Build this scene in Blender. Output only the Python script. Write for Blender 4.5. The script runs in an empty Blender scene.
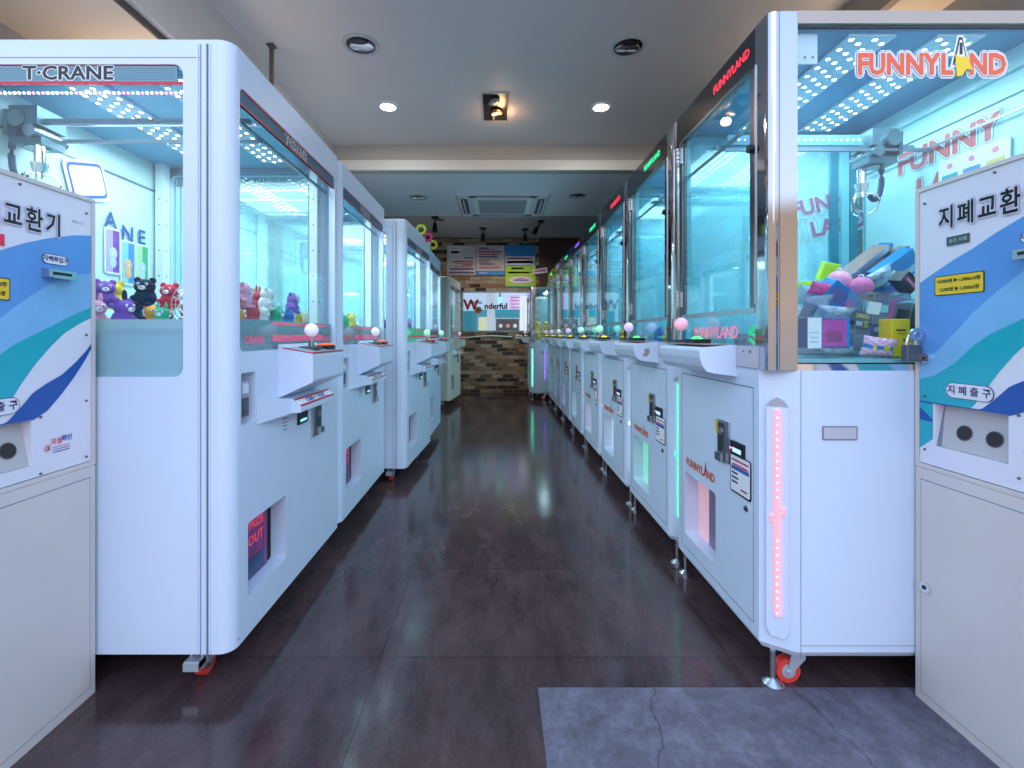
import bpy, bmesh, math, random
from mathutils import Vector, Matrix, Euler
random.seed(7)
C = bpy.context.scene.collection
PI = math.pi
sc = bpy.context.scene
# ------------------------------------------------------------------ materials
MATS = {}
def mat(name, col=(.8,.8,.8), rough=.5, metal=0, emit=None, es=1.0, var=0.0, vs=6.0, bump=0.0, spec=.5, sample=True, coat=0.0):
    if name in MATS: return MATS[name]
    m = bpy.data.materials.new(name); m.use_nodes = True
    nt = m.node_tree; b = nt.nodes['Principled BSDF']
    b.inputs['Base Color'].default_value = (*col, 1)
    b.inputs['Roughness'].default_value = rough
    b.inputs['Metallic'].default_value = metal
    b.inputs['Specular IOR Level'].default_value = spec
    b.inputs['Coat Weight'].default_value = coat
    if var > 0 or bump > 0:
        tc = nt.nodes.new('ShaderNodeTexCoord'); n = nt.nodes.new('ShaderNodeTexNoise')
        n.inputs['Scale'].default_value = vs; n.inputs['Detail'].default_value = 6
        nt.links.new(tc.outputs['Object'], n.inputs['Vector'])
        if var > 0:
            r = nt.nodes.new('ShaderNodeValToRGB')
            r.color_ramp.elements[0].position = .3; r.color_ramp.elements[1].position = .7
            r.color_ramp.elements[0].color = (*[c*(1-var) for c in col], 1)
            r.color_ramp.elements[1].color = (*[min(1, c*(1+var)) for c in col], 1)
            nt.links.new(n.outputs['Fac'], r.inputs['Fac']); nt.links.new(r.outputs['Color'], b.inputs['Base Color'])
        if bump > 0:
            bp = nt.nodes.new('ShaderNodeBump'); bp.inputs['Strength'].default_value = bump; bp.inputs['Distance'].default_value = .01
            nt.links.new(n.outputs['Fac'], bp.inputs['Height']); nt.links.new(bp.outputs['Normal'], b.inputs['Normal'])
    if emit:
        b.inputs['Emission Color'].default_value = (*emit, 1); b.inputs['Emission Strength'].default_value = es
        if not sample: m.cycles.emission_sampling = 'NONE'
    MATS[name] = m; return m
def glassmat(name, tint=(.9,.97,.98), refl=1.0, haze=0.0, hcol=(.6,.9,.92)):
    m = bpy.data.materials.new(name); m.use_nodes = True; nt = m.node_tree; nt.nodes.clear()
    o = nt.nodes.new('ShaderNodeOutputMaterial'); t = nt.nodes.new('ShaderNodeBsdfTransparent'); g = nt.nodes.new('ShaderNodeBsdfGlossy')
    t.inputs['Color'].default_value = (*tint, 1); g.inputs['Roughness'].default_value = 0.0
    f = nt.nodes.new('ShaderNodeLayerWeight'); f.inputs['Blend'].default_value = .5
    pw = nt.nodes.new('ShaderNodeMath'); pw.operation = 'POWER'; pw.inputs[1].default_value = 4.5
    nt.links.new(f.outputs['Facing'], pw.inputs[0])
    mu = nt.nodes.new('ShaderNodeMath'); mu.operation = 'MULTIPLY_ADD'; mu.inputs[1].default_value = refl*.9; mu.inputs[2].default_value = refl*.05; mu.use_clamp = True
    mx = nt.nodes.new('ShaderNodeMixShader')
    nt.links.new(pw.outputs[0], mu.inputs[0]); nt.links.new(mu.outputs[0], mx.inputs[0])
    base = t
    if haze > 0:
        d = nt.nodes.new('ShaderNodeBsdfDiffuse'); d.inputs['Color'].default_value = (*hcol, 1)
        tl = nt.nodes.new('ShaderNodeBsdfTranslucent'); tl.inputs['Color'].default_value = (*hcol, 1)
        m1 = nt.nodes.new('ShaderNodeMixShader'); m1.inputs[0].default_value = .4
        nt.links.new(d.outputs[0], m1.inputs[1]); nt.links.new(tl.outputs[0], m1.inputs[2])
        m2 = nt.nodes.new('ShaderNodeMixShader'); m2.inputs[0].default_value = haze
        nt.links.new(t.outputs[0], m2.inputs[1]); nt.links.new(m1.outputs[0], m2.inputs[2]); base = m2
    nt.links.new(base.outputs[0], mx.inputs[1]); nt.links.new(g.outputs[0], mx.inputs[2]); nt.links.new(mx.outputs[0], o.inputs['Surface'])
    MATS[name] = m; return m

white = mat('white_shell', (.66,.745,.89), .32, var=.015, vs=3)
cream = mat('cream_shell', (.72,.68,.6), .4, var=.03)
groove = mat('groove', (.22,.24,.3), .6)
lite = mat('inner_panel_pale_aqua', (.68,.88,.88), .35, var=.08, vs=2)
aqua = mat('inner_panel_aqua', (.12,.38,.58), .35, var=.05, vs=2)
innerw = mat('inner_white', (.78,.88,.9), .4)
deckm = mat('tub_grey', (.45,.55,.58), .4)
chrome = mat('chrome', (.85,.83,.82), .07, 1.0)
postm = mat('post_chrome', (.46,.47,.52), .06, 1.0)
steel = mat('steel', (.55,.57,.6), .28, 1.0)
dsteel = mat('dark_steel', (.16,.17,.19), .3, .9)
black = mat('black_plastic', (.012,.012,.016), .3)
headerb = mat('header_black', (.02,.022,.026), .12)
hdrblue = mat('header_slate', (.07,.16,.22), .5)
bandg = mat('band_grey', (.28,.38,.42), .4)
red = mat('red_paint', (.62,.02,.05), .35)
redtyre = mat('red_tyre', (.75,.05,.04), .4)
navy = mat('navy_ink', (.02,.03,.12), .5)
pinkp = mat('pink_print_glow', (.9,.12,.24), .5, emit=(.9,.12,.25), es=.35)  # slight glow put into the print to lift the dim band
orange = mat('orange_print', (.85,.13,.05), .45)
yellow = mat('yellow_print', (.9,.62,.02), .45)
paperw = mat('paper_white', (.85,.86,.88), .6)
blueink = mat('blue_ink', (.04,.12,.45), .5)
glass_l = glassmat('clear_glass', (.93,.985,.985), .55)
glass_r = glassmat('aqua_glass', (.80,.96,.98), 1.2)
glass_p = glassmat('partition_glass', (.84,.95,.97), 1.2, .22, (.62,.86,.90))
glass_lowl = glassmat('frosted_aqua', (.6,.85,.88), .6, .85, (.50,.78,.86))
clearp = glassmat('clear_plastic', (.9,.93,.96), 1.5, .10, (.7,.72,.85))
ledw = mat('led_white', (1,1,1), .5, emit=(.72,.9,1), es=30, sample=False)
ledboard = mat('led_board', (.45,.65,.8), .4)
EM = {}
def em(name, col, es): 
    if name not in EM: EM[name] = mat(name, col, .5, emit=col, es=es, sample=False)
    return EM[name]
ledred = em('led_red', (1,.02,.05), 2.2); ledgreen = em('led_green', (.02,1,.4), 1.4); ledpurple = em('led_purple', (.3,.1,1), 1.6)
panelw = mat('changer_cream', (.67,.62,.59), .4, var=.03, vs=5)
gpan = mat('changer_print_white', (.80,.78,.86), .3)
gblue = mat('changer_print_blue', (.12,.33,.72), .3, var=.1, vs=2)
glblue = mat('changer_print_light_blue', (.22,.50,.80), .3, var=.15, vs=4)
gteal = mat('changer_print_teal', (.01,.42,.50), .3, var=.12, vs=4)
gdeep = mat('changer_print_deep_blue', (.01,.09,.38), .3)
lav = mat('title_outline_lavender', (.45,.38,.68), .5)

# ------------------------------------------------------------------ mesh builder
TXT = {}
def text_mesh(body, size, offset=0.0, align='CENTER'):
    k = (body, size, offset, align)
    if k in TXT: return TXT[k]
    cu = bpy.data.curves.new('t', 'FONT'); cu.body = body; cu.size = size; cu.align_x = align; cu.align_y = 'CENTER'; cu.offset = offset
    cu.resolution_u = 2
    ob = bpy.data.objects.new('t', cu); C.objects.link(ob)
    dg = bpy.context.evaluated_depsgraph_get(); dg.update()
    me = bpy.data.meshes.new_from_object(ob.evaluated_get(dg))
    r = ([v.co.copy() for v in me.vertices], [tuple(p.vertices) for p in me.polygons])
    bpy.data.objects.remove(ob); bpy.data.curves.remove(cu); bpy.data.meshes.remove(me)
    TXT[k] = r; return r
class MB:
    def __init__(s): s.v=[]; s.f=[]; s.m=[]; s.s=[]
    def add(s, vs, fs, m=0, smooth=False):
        n=len(s.v); s.v += [tuple(v) for v in vs]
        for f in fs: s.f.append(tuple(i+n for i in f)); s.m.append(m); s.s.append(smooth)
        return s
    def box(s, x0,x1,y0,y1,z0,z1,m=0, M=None):
        if x0>x1: x0,x1=x1,x0
        if y0>y1: y0,y1=y1,y0
        if z0>z1: z0,z1=z1,z0
        vs=[Vector(p) for p in ((x0,y0,z0),(x1,y0,z0),(x1,y1,z0),(x0,y1,z0),(x0,y0,z1),(x1,y0,z1),(x1,y1,z1),(x0,y1,z1))]
        if M: vs=[M@v for v in vs]
        return s.add(vs, [(0,3,2,1),(4,5,6,7),(0,1,5,4),(1,2,6,5),(2,3,7,6),(3,0,4,7)], m)
    def poly(s, pts, m=0): return s.add(pts, [tuple(range(len(pts)))], m)
    def prism(s, pts, fn, a, b, m=0, smooth=False):   # pts 2-D, fn(u,v,w)->xyz
        n=len(pts)
        area=sum(pts[i][0]*pts[(i+1)%n][1]-pts[(i+1)%n][0]*pts[i][1] for i in range(n))
        if area<0: pts=pts[::-1]
        vs=[fn(u,v,a) for u,v in pts]+[fn(u,v,b) for u,v in pts]
        s.add(vs,[tuple(range(n))[::-1], tuple(range(n,2*n))],m)
        s.add(vs,[(i,(i+1)%n,n+(i+1)%n,n+i) for i in range(n)],m,smooth); return s
    def cyl(s,p0,p1,r0,r1=None,n=16,m=0,caps=True,mc=None):
        r1=r0 if r1 is None else r1; p0=Vector(p0);p1=Vector(p1); d=(p1-p0)
        q=d.to_track_quat('Z','Y'); L=d.length
        a=[p0+q@Vector((r0*math.cos(2*PI*i/n),r0*math.sin(2*PI*i/n),0)) for i in range(n)]
        b=[p0+q@Vector((r1*math.cos(2*PI*i/n),r1*math.sin(2*PI*i/n),L)) for i in range(n)]
        s.add(a+b,[(i,(i+1)%n,n+(i+1)%n,n+i) for i in range(n)],m,True)
        if caps: s.add(a+b,[tuple(range(n))[::-1],tuple(range(n,2*n))],m if mc is None else mc)
        return s
    def sph(s,c,r,m=0,seg=14,rg=9,M=None):
        if not hasattr(r,'__len__'): r=(r,r,r)
        vs=[];fs=[]
        for j in range(1,rg):
            t=PI*j/rg
            for i in range(seg):
                p=2*PI*i/seg; vs.append(Vector((r[0]*math.sin(t)*math.cos(p),r[1]*math.sin(t)*math.sin(p),r[2]*math.cos(t))))
        vs.append(Vector((0,0,r[2]))); vs.append(Vector((0,0,-r[2]))); T=len(vs)-2
        for j in range(rg-2):
            for i in range(seg):
                a=j*seg+i;b=j*seg+(i+1)%seg; fs.append((a,a+seg,b+seg,b))
        for i in range(seg):
            fs.append((T,i,(i+1)%seg)); k=(rg-2)*seg; fs.append((T+1,k+(i+1)%seg,k+i))
        if M: vs=[M@v for v in vs]
        c=Vector(c); return s.add([v+c for v in vs],fs,m,True)
    def tube(s,pts,r,n=8,m=0):
        pts=[Vector(p) for p in pts]; rings=[];vs=[]
        for i,p in enumerate(pts):
            d=(pts[min(i+1,len(pts)-1)]-pts[max(i-1,0)]).normalized(); q=d.to_track_quat('Z','Y')
            vs+=[p+q@Vector((r*math.cos(2*PI*k/n),r*math.sin(2*PI*k/n),0)) for k in range(n)]
        fs=[]
        for j in range(len(pts)-1):
            for k in range(n): fs.append((j*n+k,j*n+(k+1)%n,(j+1)*n+(k+1)%n,(j+1)*n+k))
        s.add(vs,fs,m,True); s.add(vs,[tuple(range(n))[::-1],tuple(range((len(pts)-1)*n,len(pts)*n))],m); return s
    def text(s,body,size,M,m=0,offset=0.0,align='CENTER'):
        vs,fs=text_mesh(body,size,offset,align); return s.add([M@v for v in vs],fs,m)
    def fat(s,body,size,M,m,r,n=10,align='CENTER'):
        vs,fs=text_mesh(body,size,0.0,align)
        for k in range(n): s.add([M@(v+Vector((r*math.cos(2*PI*k/n),r*math.sin(2*PI*k/n),4e-5*k))) for v in vs],fs,m)
        return s.add([M@(v+Vector((0,0,4e-5*n))) for v in vs],fs,m)
    def build(s,name,mats,parent=None,bevel=0,seg=2):
        if not isinstance(mats,(list,tuple)): mats=[mats]
        me=bpy.data.meshes.new(name); me.from_pydata(s.v,[],s.f)
        for m in mats: me.materials.append(m)
        for p,mi,sm in zip(me.polygons,s.m,s.s): p.material_index=mi; p.use_smooth=sm
        me.update()
        o=bpy.data.objects.new(name,me); C.objects.link(o)
        if parent: o.parent=parent
        if bevel:
            b=o.modifiers.new('b','BEVEL'); b.width=bevel; b.segments=seg; b.limit_method='ANGLE'; b.angle_limit=math.radians(40)
        return o
def tag(o,label=None,cat=None,group=None,kind=None):
    if label: o['label']=label
    if cat: o['category']=cat
    if group: o['group']=group
    if kind: o['kind']=kind
    return o
def thing(name,loc,rz,label,cat,group=None):
    o=bpy.data.objects.new(name,None); C.objects.link(o); o.location=loc; o.rotation_euler=(0,0,rz); o.empty_display_size=.1
    return tag(o,label,cat,group)
def struct(o): o['kind']='structure'; return o
def fan(cx,cy,r,a0,a1,n=8): return [(cx+r*math.cos(a0+(a1-a0)*i/n),cy+r*math.sin(a0+(a1-a0)*i/n)) for i in range(n+1)]
def rrect(u0,u1,v0,v1,r,n=5):
    return fan(u1-r,v1-r,r,0,PI/2,n)+fan(u0+r,v1-r,r,PI/2,PI,n)+fan(u0+r,v0+r,r,PI,1.5*PI,n)+fan(u1-r,v0+r,r,1.5*PI,2*PI,n)
def holed(mb,fn,u0,u1,v0,v1,holes,depth,m=0,mj=None):
    """panel in plane fn(u,v,0), holes (u0,u1,v0,v1,r,jambdepth) with rounded corners"""
    us=sorted({u0,u1,*[h[0] for h in holes],*[h[1] for h in holes]}); vs=sorted({v0,v1,*[h[2] for h in holes],*[h[3] for h in holes]})
    for i in range(len(us)-1):
        for j in range(len(vs)-1):
            cu=(us[i]+us[i+1])/2; cv=(vs[j]+vs[j+1])/2
            if any(h[0]<cu<h[1] and h[2]<cv<h[3] for h in holes): continue
            mb.poly([fn(us[i],vs[j],0),fn(us[i+1],vs[j],0),fn(us[i+1],vs[j+1],0),fn(us[i],vs[j+1],0)],m)
    for h in holes:
        a,b,c,d,r,jd=h; mjj=m if mj is None else mj
        if r>0:
            for (cx,cy,sx,sy,a0) in ((b-r,d-r,1,1,0),(a+r,d-r,-1,1,PI/2),(a+r,c+r,-1,-1,PI),(b-r,c+r,1,-1,1.5*PI)):
                arc=fan(cx,cy,r,a0,a0+PI/2,5); corner=(cx+sx*r,cy+sy*r)
                for k in range(5): mb.poly([fn(*corner,0),fn(*arc[k],0),fn(*arc[k+1],0)],m)
        ol=rrect(a,b,c,d,max(r,.0005),5); n=len(ol)
        mb.add([fn(u,v,0) for u,v in ol]+[fn(u,v,jd) for u,v in ol],[(k,(k+1)%n,n+(k+1)%n,n+k) for k in range(n)],mjj)
def basis(o,X,Y,Z): # matrix from columns
    return Matrix(((X[0],Y[0],Z[0],o[0]),(X[1],Y[1],Z[1],o[1]),(X[2],Y[2],Z[2],o[2]),(0,0,0,1)))
FRONT=lambda x,y,z: basis((x,y,z),(0,1,0),(0,0,1),(1,0,0))
NEARL=lambda x,y,z: basis((x,y,z),(1,0,0),(0,0,1),(0,-1,0))
NEARR=lambda x,y,z: basis((x,y,z),(-1,0,0),(0,0,1),(0,1,0))

H0=1.11; F=460.; CX=497.; CY=335.
def P3(px,py,Y): return Vector(((px-CX)*Y/F, Y, H0+(CY-py)*Y/F))

galv=mat('galvanised_steel',(.55,.60,.66),.3,.5)
def caster(parent,x,y,zt,brake=False):
    a=MB(); a.box(x-.03,x+.03,y-.03,y+.03,zt-.006,zt); a.box(x-.02,x-.015,y-.03,y+.035,zt-.065,zt-.006); a.box(x+.015,x+.02,y-.03,y+.035,zt-.065,zt-.006)
    a.box(x-.024,x+.024,y-.06,y-.02,zt-.055,zt-.03)
    a.box(x-.024,x+.024,y-.055,y-.01,zt-.05,zt-.028)
    c=a.build('caster',galv,parent)
    w=MB(); r=.038; w.cyl((x-.013,y+.015,r),(x+.013,y+.015,r),r,n=20,m=0); w.cyl((x-.0145,y+.015,r),(x+.0145,y+.015,r),r*.6,n=16,m=1); w.cyl((x-.022,y+.015,r),(x+.022,y+.015,r),.007,n=8,m=1)
    w.build('wheel',[redtyre,steel],c)
def side_caster(parent,x,y,zt):
    a=MB(); a.box(x-.03,x+.03,y-.03,y+.03,zt-.006,zt); a.prism([(x-.03,zt-.006),(x+.012,zt-.006),(x+.028,.03),(x+.02,.028),(x-.03,zt-.03)],lambda u,v,w:(u,w,v),y-.02,y-.016); a.prism([(x-.03,zt-.006),(x+.012,zt-.006),(x+.028,.03),(x+.02,.028),(x-.03,zt-.03)],lambda u,v,w:(u,w,v),y+.016,y+.02)
    c=a.build('caster',galv,parent); w=MB(); r=.038; X=x+.02
    w.cyl((X,y-.013,r),(X,y+.013,r),r,n=22,m=0); w.cyl((X,y-.0145,r),(X,y+.0145,r),r*.58,n=18,m=1); w.cyl((X,y-.024,r),(X,y+.024,r),.008,n=8,m=1); w.build('wheel',[redtyre,galv],c)
def levelfoot(parent,x,y,zt):
    a=MB(); a.cyl((x,y,0),(x,y,.008),.032,.032,20); a.cyl((x,y,.008),(x,y,.022),.03,.012,20); a.cyl((x,y,.02),(x,y,zt),.008,n=10)
    a.build('levelling_foot',steel,parent)
def interior_lamp(x,y,z,power,col=(.62,.90,1.0),sx=.5,sy=.6):
    l=bpy.data.lights.new('machine_lamp','AREA'); l.energy=power; l.color=col; l.shape='RECTANGLE'; l.size=sx; l.size_y=sy
    o=bpy.data.objects.new('machine_lamp',l); C.objects.link(o); o.location=(x,y,z); return o
def leds(parent,x0,x1,y0,y1,z,nx,ny,cutmat=ledw):
    """one board whose lamps are faces of the same sheet"""
    b=MB(); key={}; vs=[]
    def V(x,y,zz):
        k=(round(x,5),round(y,5),round(zz,5))
        if k not in key: key[k]=len(vs); vs.append((x,y,zz))
        return key[k]
    fs=[];fd=[]; dx=(x1-x0)/nx; dy=(y1-y0)/ny; r=.0072
    for i in range(nx):
        for j in range(ny):
            a,c=x0+i*dx,y0+j*dy; mx,my=a+dx/2,c+dy/2+(.2 if i%2 else -.2)*dy
            out=[(a+dx,c+dy/2),(a+dx,c+dy),(a+dx/2,c+dy),(a,c+dy),(a,c+dy/2),(a,c),(a+dx/2,c),(a+dx,c)]
            o=[V(x,y,z) for x,y in out]; q=[V(mx+r*math.cos(PI*k/4),my+r*math.sin(PI*k/4),z-.002) for k in range(8)]
            for k in range(8): fs.append((o[k],q[k],q[(k+1)%8],o[(k+1)%8]))
            fd.append(tuple(q[::-1]))
    e=[V(x,y,z) for x,y in ((x0,y0),(x1,y0),(x1,y1),(x0,y1))]
    t=[V(x,y,z+.008) for x,y in ((x0,y0),(x1,y0),(x1,y1),(x0,y1))]
    for k in range(4): fs.append((e[k],e[(k+1)%4],t[(k+1)%4],t[k]))
    fs.append(tuple(t))
    n0=len(fs); b.add(vs,fs+fd,0)
    for k in range(n0,len(b.m)): b.m[k]=1
    b.build('led_panel',[ledboard,cutmat],parent)
def gantry(parent,x,y,z,W,D,hose=True,cy0=0):
    """rail along x (depth) and a carriage with claw; local coordinates"""
    g=MB()
    g.box(-.05,-D+.04,y-.008,y+.008,z-.008,z+.008); g.box(-.05,-D+.04,y+.07,y+.082,z-.045,z-.033)
    g.box(-.06,-.05,-W/2+.05,W/2-.05,z-.034,z-.022); g.box(-D+.03,-D+.036,-W/2+.05,W/2-.05,z-.03,z-.022)
    gg=g.build('gantry_rail',mat('rail_slate',(.22,.30,.38),.3,.7),parent)
    c=MB(); c.box(x-.05,x+.05,y-.03,y+.08,z-.02,z+.045,0); c.box(x-.065,x-.05,y-.035,y+.085,z-.06,z+.03,0); c.cyl((x-.02,y-.035,z),(x-.02,y+.1,z),.03,n=18,m=1)
    c.cyl((x,y+.02,z-.02),(x,y+.02,z-.09),.035,n=18,m=1); c.box(x-.055,x+.055,y-.02,y+.07,z-.085,z-.06,0); c.cyl((x+.03,y-.04,z-.045),(x+.03,y+.09,z-.045),.022,n=14,m=1)
    c.build('carriage',[mat('carriage_grey',(.09,.18,.23),.35,.4),mat('carriage_steel',(.25,.32,.38),.25,.9)],gg)
    k=MB(); zc=z-.12; k.cyl((x+.03,y,z-.07),(x+.03,y,zc-.03),.016,n=14); k.cyl((x+.03,y,zc-.03),(x+.03,y,zc-.06),.026,.02,n=14); k.cyl((x+.03,y,zc-.06),(x+.03,y,zc-.085),.012,n=10)
    for i in range(3):
        a=2*PI*i/3+.5; pts=[]
        for t,(rr,dz) in enumerate(((.012,-.07),(.045,-.075),(.058,-.10),(.05,-.135),(.022,-.155))):
            pts.append((x+.03+rr*math.cos(a),y+rr*math.sin(a),zc+dz))
        k.tube(pts,.004,6)
    k.build('claw',chrome,gg)
    if hose:
        h=MB(); h.tube([(x-.045-.028*math.sin(t)+.035*(1-math.cos(t))/2,y-.01,z-.03-.16*(1-math.cos(t))*.5-.06*math.sin(t)) for t in [PI*i/12 for i in range(13)]],.010,8)
        h.build('hose',mat('hose_navy',(.02,.06,.16),.4),gg)

def joystick(parent,x,y,z,ball):
    a=MB(); a.box(x-.035,x+.035,y-.035,y+.035,z,z+.012,0); a.cyl((x,y,z+.012),(x,y,z+.03),.014,.01,n=12,m=0); a.cyl((x,y,z+.03),(x,y,z+.055),.006,n=8,m=1)
    j=a.build('joystick',[dsteel,steel],parent)
    b=MB(); b.sph((x,y,z+.078),.028); b.build('ball_knob',ball,j)
ballm=[mat('ball_pink',(.95,.45,.55),.2,emit=(.95,.4,.55),es=.35),mat('ball_pink2',(.8,.55,.85),.2,emit=(.8,.5,.9),es=.35),mat('ball_green',(.5,.95,.6),.2,emit=(.5,1,.6),es=.35),mat('ball_white',(.92,.85,.92),.2,emit=(.9,.8,.9),es=.2)]

# ------------------------------------------------------------------ left-hand machines (white, rounded)
def left_machine(near,X,L,H,rz,label,shell=white,led=True,simple=False,ball=3,lower_tint=bandg,lamp=13,name='claw_machine',tray=True,deck=1.13):
    D=.95
    # place so that the near front corner is at (X, near)
    th=rz; off=Vector((-math.sin(th)*L/2, math.cos(th)*L/2))
    root=thing(name,(X+off.x,near+off.y,0),rz,label,'claw machine','white claw machines in the left row')
    k=L/.985; y0=-L/2; n=lambda v: y0+v*k
    ZB=.11; zt=H-.02; R=.042
    Wt=H-.127; Wb=1.055
    b=MB()
    fr=lambda u,v,w:(-w,u,v)
    holes=[(n(.045),n(.915),Wb,Wt,.022,.03),(n(.052),n(.14),.815,.985,.006,.06),(n(.093),n(.37),.235,.482,.012,.06)]
    holed(b,fr,y0+R,L/2-R,ZB,zt,holes,.03)
    # rounded corner posts
    for s in (1,-1):
        arc=[(-R+R*math.cos(a),s*(L/2-R+R*math.sin(a))) for a in [PI/2*i/8 for i in range(9)]]
        b.add([(x,y,ZB) for x,y in arc]+[(x,y,zt) for x,y in arc],[(i,i+1,10+i,9+i) if s>0 else (i+1,i,9+i,10+i) for i in range(8)],0,True)
    # near side
    nr=lambda u,v,w:(-u,y0+w,v); fs=lambda u,v,w:(-u,L/2-w,v)
    holed(b,nr,R,D,ZB,zt,[(.153,.87,.978,H-.082,.03,.03)],.03)
    holed(b,fs,R,D,ZB,zt,[(.153,.87,1.09,H-.1,.03,.03)],.03)
    # aluminium ribs on the near side
    for x in (.066,.078,.104): b.box(-x,-x-.004,y0-.004,y0,ZB+.002,zt)
    b.box(-D,-D+.012,y0,L/2,ZB,zt)                                   # back
    # bottom and lid
    foot=[(-R+R*math.cos(a),(L/2-R+R*math.sin(a))) for a in [PI/2*i/8 for i in range(9)]]
    ol=foot+[(-D,L/2),(-D,y0)]+[(x,-y) for x,y in foot[::-1]]
    b.add([(x,y,ZB) for x,y in ol],[tuple(range(len(ol)))[::-1]],0)
    lid=MB()
    sc2=lambda e:[(x+(e if x>-.5 else 0),y+(e if y>0 else -e)) for x,y in ol]
    A=[(x,y,zt) for x,y in sc2(0)]; B=[(x,y,H-.006) for x,y in sc2(0)]; Cc=[(x,y,H) for x,y in sc2(-.008)]; nn=len(ol)
    lid.add(A+B+Cc,[(i,(i+1)%nn,nn+(i+1)%nn,nn+i) for i in range(nn)]+[(nn+i,nn+(i+1)%nn,2*nn+(i+1)%nn,2*nn+i) for i in range(nn)]+[tuple(range(2*nn,3*nn))],0)
    cab=b.build('cabinet',shell,root)
    lid.build('lid',shell,root)
    sm=MB()
    sm.box(-.096,-.0985,y0-.0015,y0,ZB,zt); sm.box(-.0735,-.075,y0-.0055,y0,ZB,zt); sm.box(-.1,-D,y0-.001,y0,H-.062,H-.0605)
    sm.cyl((.0005,n(.035),.135),(.0015,n(.035),.135),.004,n=10)
    sm.build('seam',groove,root)
    # interior: lining, ceiling, deck
    i=MB()
    i.box(-D+.012,-D+.03,y0+.03,L/2-.03,.95,H-.05,0)
    i.box(-.04,-D+.02,y0+.02,L/2-.02,H-.06,H-.05,1)
    i.build('lining',[lite,aqua],root)
    for k_,(x,y) in enumerate(((-D+.085,L/2-.09),(-D+.085,y0+.04),(-.085,L/2-.085))):
        pst=MB(); pst.box(x,x-.04,y,y+.05,1.0,H-.06)
        for s in range(6):
            if k_!=1: pst.cyl((x-.001,y+.025,1.15+.13*s),(x+.002,y+.025,1.15+.13*s),.004,n=8,m=1); pst.cyl((x-.02,y+.001,1.15+.13*s),(x-.02,y-.002,1.15+.13*s),.004,n=8,m=1)
        pst.build('inner_post',[innerw,groove],root)
    d=MB(); d.box(-.03,-D+.03,y0+.02,L/2-.02,deck-.02,deck,0); d.box(-.035,-.05,y0+.03,L/2-.03,deck-.1,deck+.035,0); d.box(-.05,-D+.1,y0+.03,y0+.045,deck-.1,deck+.03,0)
    d.build('play_deck',deckm,root)
    # glass
    g=MB(); g.box(-.012,-.018,n(.042),n(.925),Wb-.01,Wt+.01); g.build('front_window',glass_l,root)
    g=MB(); g.box(-.14,-.88,y0+.012,y0+.018,1.13,H-.075); sg=g.build('side_window',glass_l,root)
    g=MB(); g.box(-.14,-.88,y0+.010,y0+.02,.97,1.132); g.build('frosted_strip',glass_lowl,root)
    g=MB(); g.box(-.14,-.88,L/2-.018,L/2-.012,1.08,H-.09); g.build('partition_window',glass_p,root)
    # header sign on the front and side
    h=MB()
    h.box(-.004,-.011,n(.045)+.002,n(.915)-.002,Wt-.055,Wt-.002,0); h.box(-.002,-.0115,n(.045)+.002,n(.915)-.002,Wt-.055,Wt-.049,1); h.box(-.002,-.0115,n(.05)+.02,n(.913)-.02,Wt-.006,Wt-.001,1)
    hs=h.build('header_strip',[hdrblue,red],root)
    t=MB(); t.fat('T·CRANE',.050,FRONT(-.0022,n(.47),Wt-.029),0,.005,8); t.text('T·CRANE',.052,FRONT(-.001,n(.47),Wt-.029),1,.0005); t.build('logo',[paperw,black],hs)
    h=MB(); zt2=H-.082
    h.box(-.175,-.865,y0+.004,y0+.011,zt2-.052,zt2-.004,0); h.box(-.155,-.87,y0+.003,y0+.0115,zt2-.06,zt2-.052,1)
    h.box(-.175,-.865,y0+.003,y0+.0115,zt2-.003,zt2-.0005,1)
    for q in range(6): h.box(-.18,-.865,y0+.0035,y0+.004,zt2-.012-.007*q,zt2-.0105-.007*q,3)
    hs=h.build('header_strip',[mat('header_teal',(.16,.33,.40),.2),red,dsteel,mat('header_line',(.07,.16,.22),.3)],root)
    t=MB(); t.fat('T·CRANE',.060,NEARL(-.515,y0+.003,zt2-.028)@Matrix.Diagonal((1.15,1,1,1)),0,.0048,8); t.fat('T·CRANE',.060,NEARL(-.515,y0+.0022,zt2-.028)@Matrix.Diagonal((1.15,1,1,1)),1,.0016,6); t.build('logo',[paperw,black],hs)
    if led:
        cols=[em('dot_a',(1,.15,.5),5),em('dot_b',(.4,.5,1),5),em('dot_c',(1,.6,.3),5),em('dot_d',(.9,.9,1),8)]
        s=MB()
        for q in range(46):
            x=-.17-.0152*q; s.sph((x,y0+.035,zt2-.072),.0042,random.choice((0,1,2,3,3)),6,4)
        s.build('led_string',cols,root)
        leds(root,-.67,-.53,y0+.10,L/2-.12,H-.068,4,15); leds(root,-.34,-.22,y0+.1,L/2-.12,H-.068,3,15)
        rl=MB(); rl.box(-.07,-D+.04,y0+.33,y0+.34,H-.125,H-.117,0)
        for q in range(22): rl.sph((-.1-.036*q,y0+.327,H-.121),.003,1,6,4)
        rl.build('light_rail',[steel,em('dot_violet',(.6,.3,1),3)],root)
    if not simple: gantry(root,-.83,y0+.2,H-.17,L,D)
    # lower band behind the glass: grey with pink printing
    lb=MB(); lb.box(-.020,-.024,n(.043),n(.915),Wb,1.165,0); lb.box(-.0185,-.0195,n(.3),n(.8),1.085,1.11,1); lb.box(-.0185,-.0195,n(.3),n(.85),1.148,1.16,1)
    lbo=lb.build('window_band',[lower_tint,pinkp],root)
    if not simple:
        t=MB(); t.text('CRANE',.04,FRONT(-.0182,n(.17),1.092),0,.001); t.build('band_logo',pinkp,lbo); t=MB(); t.text('CRANE',.034,FRONT(-.0182,n(.83),1.092),0,.001); t.build('band_logo',pinkp,lbo)
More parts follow.
